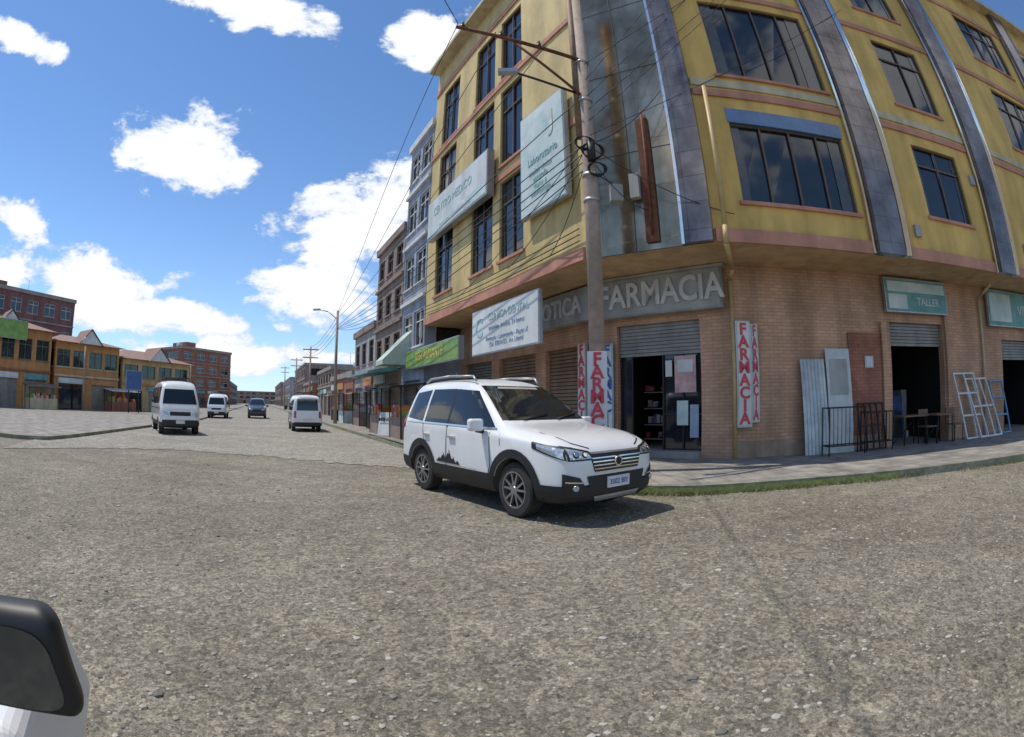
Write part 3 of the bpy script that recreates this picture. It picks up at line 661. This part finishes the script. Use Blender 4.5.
    if not detail:
        dec([(.40,.72),(.70,.74),(.70,.86),(.46,.82)],'x+',LAMP,8,3,.01,(1,-1));dec([(-.42,.55),(.42,.55),(.46,.76),(-.46,.76)],'x+',BLK,8,3,.008);dec([(-.6,.3),(.6,.3),(.6,.45),(-.6,.45)],'x+',BLK,8,3,.012)
    for sd in (1,-1):
        c=Vector((.64,sd*.98,1.10));bx=[c+Vector((dx,sd*dy,dz)) for dz,kz in ((-.08,.8),(.08,1)) for dx,dy in ((-.05,-.10),(.08,-.09),(.06,.10),(-.05,.11))]
        if sd<0: bx=[bx[3],bx[2],bx[1],bx[0],bx[7],bx[6],bx[5],bx[4]]
        mm=MB();mm.hexa(bx,paint);mo=mm.build('door_mirror',e);bv=mo.modifiers.new('b','BEVEL');bv.width=.04;bv.segments=4
        d.cyl((.64,sd*.97,1.03),(.62,sd*.84,1.01),.025,.03,BLK,8)
        d.tube([(.02,sd*.56,zf(1.60)),(-.06,sd*.565,zf(1.66)),(-.7,sd*.56,zf(1.685)),(-1.36,sd*.55,zf(1.67)),(-1.54,sd*.545,zf(1.62))],.017,STEEL if detail else BLK,8)
    d.build('trim_and_glass',e)
    for p in o.data.polygons: p.use_smooth=True
    if detail:
        t=text('3502 BIY',f,0,.462,.002,.088,BLUT,None,'number_plate_text',ext=.001);t.parent=e
    return e
def place(e,x,y,hx,hy,s=1): e.location=(x,y,-.008);e.rotation_euler=(0,0,math.atan2(hy,hx));e.scale=(s,s,s)
car=mpv('parked_car',CARW);place(car,-.07,7.95,.598,-.80,1.06)
def minibus(name,paint,L=4.6):
    h=L/2
    S=[(h+.02,.62,.34,.62,.56,.66,.48,.68,.70),(h-.04,.76,.27,.86,.70,.92,.58,.94,.96),(h-.16,.82,.25,1.02,.76,1.10,.66,1.12,1.14),(h-.34,.84,.24,1.06,.74,1.5,.64,1.55,1.57),(h-.52,.85,.24,1.08,.70,1.82,.60,1.9,1.92),
       (h-.9,.85,.24,1.08,.70,1.88,.60,1.96,2.0),(0,.85,.24,1.08,.70,1.90,.6,1.98,2.03),(-h+.5,.85,.24,1.08,.70,1.88,.6,1.96,2.0),(-h+.12,.84,.26,1.08,.70,1.82,.6,1.9,1.93),(-h+.03,.82,.28,1.05,.74,1.5,.62,1.56,1.58),(-h,.78,.34,.9,.72,1.0,.6,1.02,1.03),(-h-.03,.7,.4,.7,.6,.8,.5,.8,.8)]
    e,o,dec,d,cast=car_common(name,S,[paint,BLK],(h-.75,-h+.95),.82,.30)
    dec([(-.70,1.12),(.70,1.12),(.60,1.66),(-.60,1.66)],'x+',CGL,12,8,.006)
    dec([(-.60,1.14),(.60,1.14),(.56,1.74),(-.56,1.74)],'x-',CGL,10,6,.006)
    xs=[h-.42,h-1.25,0-.15,-h+1.2,-h+.2]
    for a,b in zip(xs[:-1],xs[1:]): dec([(a-.03,1.14),(b+.05,1.14),(b+.05,1.74),(a-.12,1.74)],'y',CGL,8,6,.006,(1,-1))
    dec([(.46,.66),(.70,.68),(.70,.84),(.48,.84)],'x+',LAMP,5,4,.012,(1,-1));dec([(-.42,.70),(.42,.70),(.42,.84),(-.42,.84)],'x+',BLK,8,3,.01)
    dec([(-.72,.36),(.72,.36),(.74,.55),(-.74,.55)],'x+',BLK,10,3,.014);dec([(-.18,.42),(.18,.42),(.18,.54),(-.18,.54)],'x+',SIGNW,3,2,.02)
    dec([(.62,.75),(.75,.75),(.73,1.1),(.62,1.1)],'x-',RLAMP,3,4,.012,(1,-1));dec([(-.24,.6),(.24,.6),(.24,.72),(-.24,.72)],'x-',SIGNW,3,2,.012);dec([(-.72,.36),(.72,.36),(.74,.52),(-.74,.52)],'x-',BLK,10,3,.014)
    gap(dec,[(h-1.28,1.1),(h-1.28,.4)]);gap(dec,[(h-.5,1.1),(h-.42,.7)]);gap(dec,[(-.2,1.1),(-.2,.4)]);gap(dec,[(h-.3,.95),(-h+.1,.95)],w=.03,m=IRON)
    for sd in (1,-1):
        d.hexa([Vector((h-.35+dx,sd*.85+sd*dy,1.25+dz)) for dz in (-.12,.12) for dx,dy in ((-.03,.03),(.03,.03),(.03,.2),(-.03,.2))],BLK)
    for sd in (1,-1): d.tube([(h-1,sd*.5,1.97),(h-1,sd*.5,2.1),(-h+.5,sd*.5,2.1),(-h+.5,sd*.5,1.97)],.018,IRON,6)
    for i in range(6): d.tube([(h-1-i*.6,-.5,2.1),(h-1-i*.6,.5,2.1)],.015,IRON,6)
    d.build('trim_and_glass',e)
    return e
place(minibus('minibus',CARW),-14.9,18.3,.72,-.69,1.1)
place(minibus('minibus',CARW),-24.6,36.8,.485,-.875)
m2=minibus('white_van',CARW,4.2);place(m2,-11.0,25.0,-.485,.875,.93)
m3=mpv('suv',CARD,False);place(m3,-22.6,40.4,.485,-.875)
# ---------------------------------------------------------------- poles and wires
def sagline(a,b,sag,n=14):
    a=Vector(a);b=Vector(b);return [a.lerp(b,i/n)-Vector((0,0,sag*4*(i/n)*(1-i/n))) for i in range(n+1)]
pe=empty('utility_pole',(1.66,9.7,0))
m=MB();m.cyl((0,0,0),(0,0,12.5),.17,.13,POLE,16)
for z in (5.6,6.2,8.2,9.4): m.cyl((0,0,z),(0,0,z+.06),.175,.175,STEEL,14)
m.cyl((-.17,.02,7.2),(-.15,.02,12.6),.09,.09,WOODB,10)
arm=[(0,-.05,9.5),(-2.95,-.85,9.95)]
m.tube(arm,.05,RUST,8);m.tube([(0,-.05,8.3),(-1.6,-.5,9.65)],.035,RUST,8);m.tube([(0,0,8.4),(-1.65,-.45,8.75)],.03,IRON,8)
for t in (.35,.65,.95):
    p=Vector(arm[0]).lerp(Vector(arm[1]),t);m.cyl(p,p+Vector((0,0,.1)),.05,.06,IRON,10);m.cyl(p+Vector((0,0,.1)),p+Vector((0,0,.2)),.035,.045,WOODB,10)
m.hexa([Vector((-1.75,-.48,8.72))+Vector((a*.22,b*.09,c*.05)) for c in (-1,1) for a,b in ((-1,-1),(1,-1),(1,1),(-1,1))],STEEL)
for c,rr in (((.05,-.2,6.75),.2),((-.12,-.19,6.95),.17),((.12,-.2,6.3),.16)):
    for k in range(5):
        pts=[Vector(c)+Vector((math.cos(t)*(rr+.012*k),-.012*k,math.sin(t)*(rr*1.1-.008*k))) for t in [i*math.pi/8 for i in range(17)]];m.tube(pts,.014,WIRE,5)
m.cyl((.02,-.22,6.5),(.02,-.22,7.0),.09,.09,IRON,12)
m.hexa([Vector((.62,.35,6.0))+Vector((a*.14,b*.08,c*.2)) for c in (-1,1) for a,b in ((-1,-1),(1,-1),(1,1),(-1,1))],SIGNG)
m.tube([(.1,0,6.3),(.62,.35,6.2)],.015,WIRE)
m.build('pole',pe)
fp=Fr((1.66,9.7),-10);e=empty('vertical_pharmacy_sign');q=MB();q.box(fp,-.19,.19,.18,.22,.5,2.45,SIGNW);q.build('panel',e);text('\n'.join('FARMACIA'),fp,0,1.45,.228,.36,REDT,e,line=.66,bold=.03)
def pole(name,x,y,h,arms=True,lamp=False):
    e=empty(name,(x,y,0));m=MB();m.cyl((0,0,0),(0,0,h),.13,.08,POLE,10)
    if arms:
        for z in (h-.3,h-1.1): m.hexa([Vector((0,0,z))+Vector((a*.7,a*.35+b*.05,c*.05)) for c in (-1,1) for a,b in ((-1,-1),(1,-1),(1,1),(-1,1))],WOODB)
    if lamp:
        m.tube([(0,0,h-.6),(-.6,-.3,h-.1),(-1.1,-.55,h)],.03,STEEL,8);m.hexa([Vector((-1.3,-.65,h))+Vector((a*.25,b*.1,c*.05)) for c in (-1,1) for a,b in ((-1,-1),(1,-1),(1,1),(-1,1))],STEEL)
    m.build('pole',e)
pole('street_lamp',-11.6,31.6,7.6,False,True);pole('utility_pole',-19.8,46.4,7.0);pole('utility_pole',-29,63,7.5);pole('utility_pole',-41,84,8);pole('utility_pole',-47,62,6.5)
pole('utility_pole',-36,30,5.5,False)
w=MB()
for i,(p,q_,sg) in enumerate([((-1.25,8.9,10.1),(-11.6,31.6,7.5),.5),((-.3,9.2,9.95),(-11.6,31.6,7.4),.7),((.8,9.45,9.8),(-11.6,31.6,7.1),.8),((-1.25,8.9,10.1),(-6,-14,10.3),.8)]): w.tube(sagline(p,q_,sg),.011,WIRE,4)
for z,s_ in ((7.0,.5),(6.8,.75),(6.6,.9),(6.4,1.1),(7.3,.4),(8.3,.3)):
    w.tube(sagline((1.6,9.6,z),(-11.6,31.6,5.7+z*.1),s_),.013,WIRE,4)
# service drops fanning out to the right-hand facade
for z,s_,z2,sg in ((7.6,1.9,12.6,.15),(7.9,3.2,14.6,.2),(8.3,3.8,16.8,.25),(8.8,2.6,16.9,.15),(7.2,5.3,12.6,.35),(9.3,5.2,16.9,.25)):
    w.tube(sagline((1.7,9.55,z),tuple(FRr.p(s_,z2,.35)),sg),.009,WIRE,4)
for (a,b) in [((1.6,9.6,6.9),tuple(FL.p(-3.6,5.3,.1))),((1.6,9.6,7.1),tuple(FL.p(-7,5.2,.1))),((1.6,9.6,6.7),tuple(FL.p(-1.4,5.1,.1))),((1.7,9.6,6.6),tuple(FC.p(-1.4,5.6,.05))),((1.7,9.6,6.9),tuple(FRr.p(.2,5.3,.1))),((1.7,9.6,7.0),tuple(FC.p(-.7,8.6,.2)))]:
    w.tube(sagline(a,b,.25),.010,WIRE,4)
for z in (5.15,5.3,5.45): w.tube(sagline(tuple(FL.p(-10.8,z,.12)),tuple(FL.p(-.1,z,.12)),.12),.014,WIRE,4)
for k in range(4):
    w.tube(sagline((-11.6,31.6,7.3-k*.4),(-19.8,46.4,6.9-k*.3),.4),.014,WIRE,4);w.tube(sagline((-19.8,46.4,6.9-k*.3),(-29,63,7.2-k*.3),.4),.014,WIRE,4)
w.build('power_lines')
w=MB();w.tube([FC.p(-1.35,5.0,.1),FC.p(-1.3,8.2,.12)],.03,RUST,8);w.box(FC,-1.5,-1.2,.02,.07,4.85,8.0,RUST);w.box(FC,-1.75,-1.53,.03,.2,5.9,6.5,SIGNG);w.build('meter_box_conduit',bld)
# ---------------------------------------------------------------- street things on right pavement
def leaning(name,fr,a,b,h,lean,m,kind='panel',z0=.13,d0=.1,cols=2,rows=3,fw=.05):
    e=empty(name);q=MB()
    def pt(s_,t,o=0): 
        return fr.p(s_,z0+t*h*math.cos(lean)+o*math.sin(lean),d0+(1-t)*h*math.sin(lean)+o*math.cos(lean))
    def bar(s0,s1,t0,t1,th,mm):
        q.hexa([pt(s0,t0,th),pt(s1,t0,th),pt(s1,t0,0),pt(s0,t0,0),pt(s0,t1,th),pt(s1,t1,th),pt(s1,t1,0),pt(s0,t1,0)],mm)
    if kind=='corr':
        n=int((b-a)/.05)
        for i in range(n):
            s0=a+(b-a)*i/n;s1=a+(b-a)*(i+1)/n;o0=.03*(i%2);o1=.03*((i+1)%2)
            q.face([pt(s0,0,o0),pt(s1,0,o1),pt(s1,1,o1),pt(s0,1,o0)],m)
    elif kind=='panel': bar(a,b,0,1,.03,m);bar(a+.1,b-.1,.55,.9,.04,SIGNG)
    else:
        f_=fw/h
        for i in range(rows+1): bar(a,b,min(1-f_,i/rows),min(1,i/rows+f_),.05,m)
        for i in range(cols+1): x=a+(b-a-fw)*i/cols;bar(x,x+fw,0,1,.047,m)
    q.build('panel',e);return e
ZN=mat('zinc_sheet',(.48,.50,.51),.45,.5,var=.2,scale=3,dirt=.25)
leaning('corrugated_sheet',GR,1.8,2.5,2.3,.13,ZN,'corr')
leaning('metal_door_panel',GR,2.55,3.32,2.55,.09,STEEL,'panel')
leaning('window_frame',GR,7.5,8.6,2.0,.35,WHT,'frame',cols=2,rows=3)
leaning('window_frame',GR,8.1,9.3,1.9,.45,WHT,'frame',cols=3,rows=2)
leaning('window_frame',GR,9.5,10.3,1.7,.3,mat('blue_frame',(.12,.25,.4),.5),'frame',cols=1,rows=3)
def rack(name,a,b,d0,d1,h,fr=GR):
    e=empty(name);q=MB()
    for s_ in (a,b):
        for dd in (d0,d1): q.tube([fr.p(s_,.12,dd),fr.p(s_,h,dd)],.018,IRON,6)
    for z in (.35,h-.02):
        q.tube([fr.p(a,z,d0),fr.p(b,z,d0),fr.p(b,z,d1),fr.p(a,z,d1),fr.p(a,z,d0)],.015,IRON,6)
    n=int((b-a)/.12)
    for i in range(1,n): x=a+(b-a)*i/n;q.tube([fr.p(x,.35,d1),fr.p(x,h,d1)],.008,IRON,5)
    q.build('frame',e)
rack('iron_rack',2.2,3.3,.55,.9,1.25);rack('iron_rack',3.5,4.4,.4,.7,1.1)
def table(name,fr,a,d,w=.9,dp=.6,h=.78,m=IRON,top=WOODB):
    e=empty(name);q=MB()
    for sx in (0,w):
        for dd in (0,dp): q.tube([fr.p(a+sx,.13,d+dd),fr.p(a+sx*.9+.05*w,h+.1,d+dd)],.02,m,6)
    q.tube([fr.p(a,.13,d),fr.p(a+w,h,d)],.015,m,6);q.box(fr,a-.05,a+w+.05,d-.05,d+dp+.05,h+.1,h+.14,top);q.build('legs_and_top',e)
table('work_table',GR,5.1,-.2);table('work_table',GR,6.2,.1,.7)
def chair(name,fr,a,d):
    e=empty(name);q=MB()
    for sx in (0,.4):
        q.tube([fr.p(a+sx,.13,d),fr.p(a+sx,.6,d)],.015,IRON,6);q.tube([fr.p(a+sx,.13,d-.4),fr.p(a+sx,1.05,d-.45)],.015,IRON,6)
    q.box(fr,a-.02,a+.42,d-.42,d+.02,.58,.61,WOODB);q.box(fr,a,a+.4,d-.46,d-.43,.85,1.05,WOODB);q.build('seat',e)
chair('metal_chair',GR,5.9,.55);chair('metal_chair',GR,7.0,.7)
leaning('metal_frame',GR,3.55,4.45,1.2,.2,IRON,'frame',d0=.1,cols=4,rows=2,fw=.03)
e=sign('wall_notice',GR,3.9,4.2,2.2,2.5,.065,.085,SIGNW)
# ---------------------------------------------------------------- stalls along left street
def stall(name,x,y,w=2.2,d=1.6,h=2.2,roof=TARP,body=BLUT,ang=-61):
    e=empty(name);f=Fr((x,y),ang);q=MB()
    q.box(f,0,w,-d,0,.1,.95,body);
    for a in (0,w):
        for dd in (.0,-d): q.tube([f.p(a,.1,dd),f.p(a,h,dd)],.03,IRON,6)
    q.box(f,-.15,w+.15,-d-.1,-d-.05,.1,h,body)
    q.hexa([f.p(-.2,h-.15,.5),f.p(w+.2,h-.15,.5),f.p(w+.2,h+.1,-d-.1),f.p(-.2,h+.1,-d-.1),f.p(-.2,h-.1,.5),f.p(w+.2,h-.1,.5),f.p(w+.2,h+.15,-d-.1),f.p(-.2,h+.15,-d-.1)],roof)
    for i in range(16):
        a=random.uniform(.1,w-.3);q.box(f,a,a+.22,-d*random.random()-.1,-.02,.952,1.1+random.random()*.35,random.choice([REDT,TAN,SIGNW,OLAMP,GREEN]))
    q.build('frame_and_goods',e)
stall('market_stall',-6.6,22.8,roof=IRON,body=BROWNW);stall('market_stall',-7.9,26.6,roof=SIGNT,body=IRON);stall('market_stall',-10.0,30.5,roof=TAN,body=BROWNW)
stall('market_stall',-12.4,34.5,roof=BRICKR,body=SIGNP);stall('market_stall',-14.5,38.6,roof=SIGNW,body=IRON);stall('market_stall',-4.9,19.8,w=1.6,roof=IRON,body=BROWNW)
e=empty('a_frame_sign');f=Fr((-5.5,20.6),-20);q=MB()
for sgn in (1,-1): q.hexa([f.p(0,.15,.25*sgn),f.p(.65,.15,.25*sgn),f.p(.65,.15,.22*sgn),f.p(0,.15,.22*sgn),f.p(0,1.1,.03*sgn),f.p(.65,1.1,.03*sgn),f.p(.65,1.1,.0),f.p(0,1.1,0)],SIGNW)
q.build('boards',e);text('MENU',f,.32,.8,.15,.22,IRON,e)
e=empty('shop_awning');q=MB()
q.hexa([FL.p(-14.2,3.2,1.3),FL.p(-12.9,3.2,1.3),FL.p(-12.9,3.2,-.2),FL.p(-14.2,3.2,-.2),FL.p(-14.2,3.4,1.3),FL.p(-12.9,3.4,1.3),FL.p(-12.9,4.9,-.2),FL.p(-14.2,4.9,-.2)],GREENL);q.build('canopy',e)
e=empty('shop_awning');q=MB()
q.hexa([FL.p(-20,2.9,1.6),FL.p(-14.6,2.9,1.6),FL.p(-14.6,3.1,-.2),FL.p(-20,3.1,-.2),FL.p(-20,3.0,1.6),FL.p(-14.6,3.0,1.6),FL.p(-14.6,3.4,-.2),FL.p(-20,3.4,-.2)],SIGNT);q.build('canopy',e)
stall('market_stall',-37,24,w=3,d=1.6,h=2.0,roof=BROWNW,body=CREAM,ang=75);stall('market_stall',-35,33,w=3,d=1.6,h=2.0,roof=SIGNW,body=BRICKR,ang=75)
e=sign('blue_billboard',Fr((-31.5,31.5),60),0,1.6,2.0,3.6,0,.1,TARP);q=MB();fb=Fr((-31.5,31.5),60);q.tube([fb.p(.3,0,.05),fb.p(.3,2.0,.05)],.05,IRON);q.tube([fb.p(1.3,0,.05),fb.p(1.3,2.0,.05)],.05,IRON);q.build('posts',e)
for i in range(5):
    x=-17-1.9*i;y=9.2+.2*i;e=empty('bollard',(x,y,.1));q=MB();q.cyl((0,0,0),(0,0,.55),.06,.05,CONC,10);q.cyl((0,0,.55),(0,0,.62),.07,.03,REDT,10);q.build('post',e)
# ---------------------------------------------------------------- side mirror of our own vehicle
e=empty('side_mirror',(-.86,.40,.955));e.rotation_euler=(0,0,R(36))
m=MB();m.hexa([Vector((a*.15,b,c*.112)) for c in (-1,1) for a,b in ((-1,-.045),(1,-.045),(.9,.06),(-.9,.06))],BLK)
o=m.build('housing',e);b=o.modifiers.new('b','BEVEL');b.width=.045;b.segments=6
for p in o.data.polygons: p.use_smooth=True
m=MB();n=32;pts=[]
for i in range(n):
    t=2*math.pi*i/n;cx=abs(math.cos(t))**.5*math.copysign(1,math.cos(t));sy=abs(math.sin(t))**.5*math.copysign(1,math.sin(t));pts.append((cx*.120,-.048,sy*.084))
m.face(pts,mat('mirror_glass',(.13,.15,.16),.08,.9,var=.05));m.build('glass',e)
m=MB();m.tube([(-.1,.02,-.08),(-.2,.05,-.2)],.035,BLK,10);m.build('stalk',e)
m=MB();m.hexa([Vector(p) for p in [(-1.6,-.05,-.6),(-.08,.05,-.6),(-.12,.9,-.6),(-1.6,.9,-.6),(-1.6,-.05,-.20),(-.13,.05,-.24),(-.17,.9,-.28),(-1.6,.9,-.2)]],CARW)
o=m.build('door_panel',e);b=o.modifiers.new('b','BEVEL');b.width=.06;b.segments=5
# ---------------------------------------------------------------- world: sky with clouds, sun
SUN_AZ=-80;SUN_EL=66
W=bpy.data.worlds.new('World');scene.world=W;W.use_nodes=True;nt=W.node_tree;N=nt.nodes;L=nt.links
bg=N['Background'];sky=N.new('ShaderNodeTexSky');sky.sky_type='NISHITA';sky.sun_disc=False;sky.sun_elevation=R(SUN_EL);sky.sun_rotation=R(SUN_AZ);sky.altitude=2500;sky.dust_density=.4;sky.air_density=1.15;sky.ozone_density=2.5
tc=N.new('ShaderNodeTexCoord');sep=N.new('ShaderNodeSeparateXYZ');L.new(tc.outputs['Generated'],sep.inputs[0])
def math_(op,a,b=None,c=None,clamp=False):
    n=N.new('ShaderNodeMath');n.operation=op;n.use_clamp=clamp
    for i,x in enumerate((a,b,c)):
        if x is None: continue
        if isinstance(x,(int,float)): n.inputs[i].default_value=x
        else: L.new(x,n.inputs[i])
    return n.outputs[0]
az=math_('MULTIPLY',math_('ARCTAN2',sep.outputs['X'],sep.outputs['Y']),57.2958)
el=math_('MULTIPLY',math_('ARCSINE',sep.outputs['Z']),57.2958)
mp=N.new('ShaderNodeMapping');mp.inputs['Scale'].default_value=(1,1,1.9);L.new(tc.outputs['Generated'],mp.inputs[0])
def cn(scale,det=6,ro=.6,dist=.0):
    n=N.new('ShaderNodeTexNoise');n.inputs['Scale'].default_value=scale;n.inputs['Detail'].default_value=det;n.inputs['Roughness'].default_value=ro;n.inputs['Distortion'].default_value=dist;L.new(mp.outputs[0],n.inputs['Vector']);return n.outputs['Fac']
n1=cn(8.5,8,.64,.2)
blobs=[(-42,26.6,9.5,4.4),(-19,18.6,9,6),(-23,12,10,4.2),(-14,23,6,4),(-36,43.5,11,2.6),(-50,44,8,2.2),(-11,42.5,8,3.4),(-50,11.5,9,3.2),(-43,8.5,12,2.4),(-61,16.5,4,2.4),(-63,11.5,8,2.4),(-70,33,6,1.6),(-33,5,15,2.2),
(60,55,14,7),(110,30,22,8),(150,35,20,10),(-150,28,22,9),(180,14,25,6)]
mx=None
for a,e_,wa,we in blobs:
    da=math_('DIVIDE',math_('SUBTRACT',az,a),wa);de=math_('DIVIDE',math_('SUBTRACT',el,e_),we)
    r_=math_('SUBTRACT',1,math_('SQRT',math_('ADD',math_('MULTIPLY',da,da),math_('MULTIPLY',de,de))))
    mx=r_ if mx is None else math_('MAXIMUM',mx,r_)
mx=math_('MAXIMUM',mx,-.9)
dens=math_('ADD',math_('MULTIPLY',mx,1.1),math_('MULTIPLY',math_('SUBTRACT',n1,.475),3.4))
mr=N.new('ShaderNodeMapRange');mr.interpolation_type='SMOOTHSTEP';mr.inputs['From Min'].default_value=0;mr.inputs['From Max'].default_value=.42;L.new(dens,mr.inputs['Value'])
fac=mr.outputs[0]
shade=N.new('ShaderNodeValToRGB');shade.color_ramp.elements[0].position=.1;shade.color_ramp.elements[0].color=(4.9,5.4,6.2,1);shade.color_ramp.elements[1].position=.6;shade.color_ramp.elements[1].color=(7.2,7.3,7.4,1)
L.new(math_('MULTIPLY',dens,.9),shade.inputs['Fac'])
hzf=math_('MULTIPLY',math_('POWER',2.718,math_('MULTIPLY',math_('MAXIMUM',el,0),-.12)),.6)
tint=N.new('ShaderNodeMix');tint.data_type='RGBA';tint.blend_type='MULTIPLY';tint.inputs['Factor'].default_value=1;L.new(sky.outputs[0],tint.inputs['A']);tint.inputs['B'].default_value=(.80,1.0,1.15,1)
hm=N.new('ShaderNodeMix');hm.data_type='RGBA';L.new(hzf,hm.inputs['Factor']);L.new(tint.outputs['Result'],hm.inputs['A']);hm.inputs['B'].default_value=(4.5,5.4,6.5,1)
mix=N.new('ShaderNodeMix');mix.data_type='RGBA';L.new(fac,mix.inputs['Factor']);L.new(hm.outputs['Result'],mix.inputs['A']);L.new(shade.outputs['Color'],mix.inputs['B'])
L.new(mix.outputs['Result'],bg.inputs['Color']);bg.inputs['Strength'].default_value=.15
sd=bpy.data.lights.new('sun','SUN');sd.energy=3.8;sd.angle=R(.5);sd.color=(1,.94,.84);so=bpy.data.objects.new('sun',sd);COL.objects.link(so)
dv=Vector((math.sin(R(SUN_AZ))*math.cos(R(SUN_EL)),math.cos(R(SUN_AZ))*math.cos(R(SUN_EL)),math.sin(R(SUN_EL))));so.rotation_euler=dv.to_track_quat('Z','Y').to_euler()
# ---------------------------------------------------------------- camera (wide dash-camera fisheye)
cd=bpy.data.cameras.new('Camera');cam=bpy.data.objects.new('Camera',cd);COL.objects.link(cam)
cam.location=(0,0,1.42);cam.rotation_euler=(math.pi/2+R(4.2),0,0)
cd.type='PANO';cd.sensor_width=1024*10.5/505;cd.lens=10.5;cd.clip_start=.05;cd.clip_end=9000
scene.camera=cam
scene.view_settings.view_transform='Standard';scene.view_settings.look='None';scene.view_settings.exposure=0
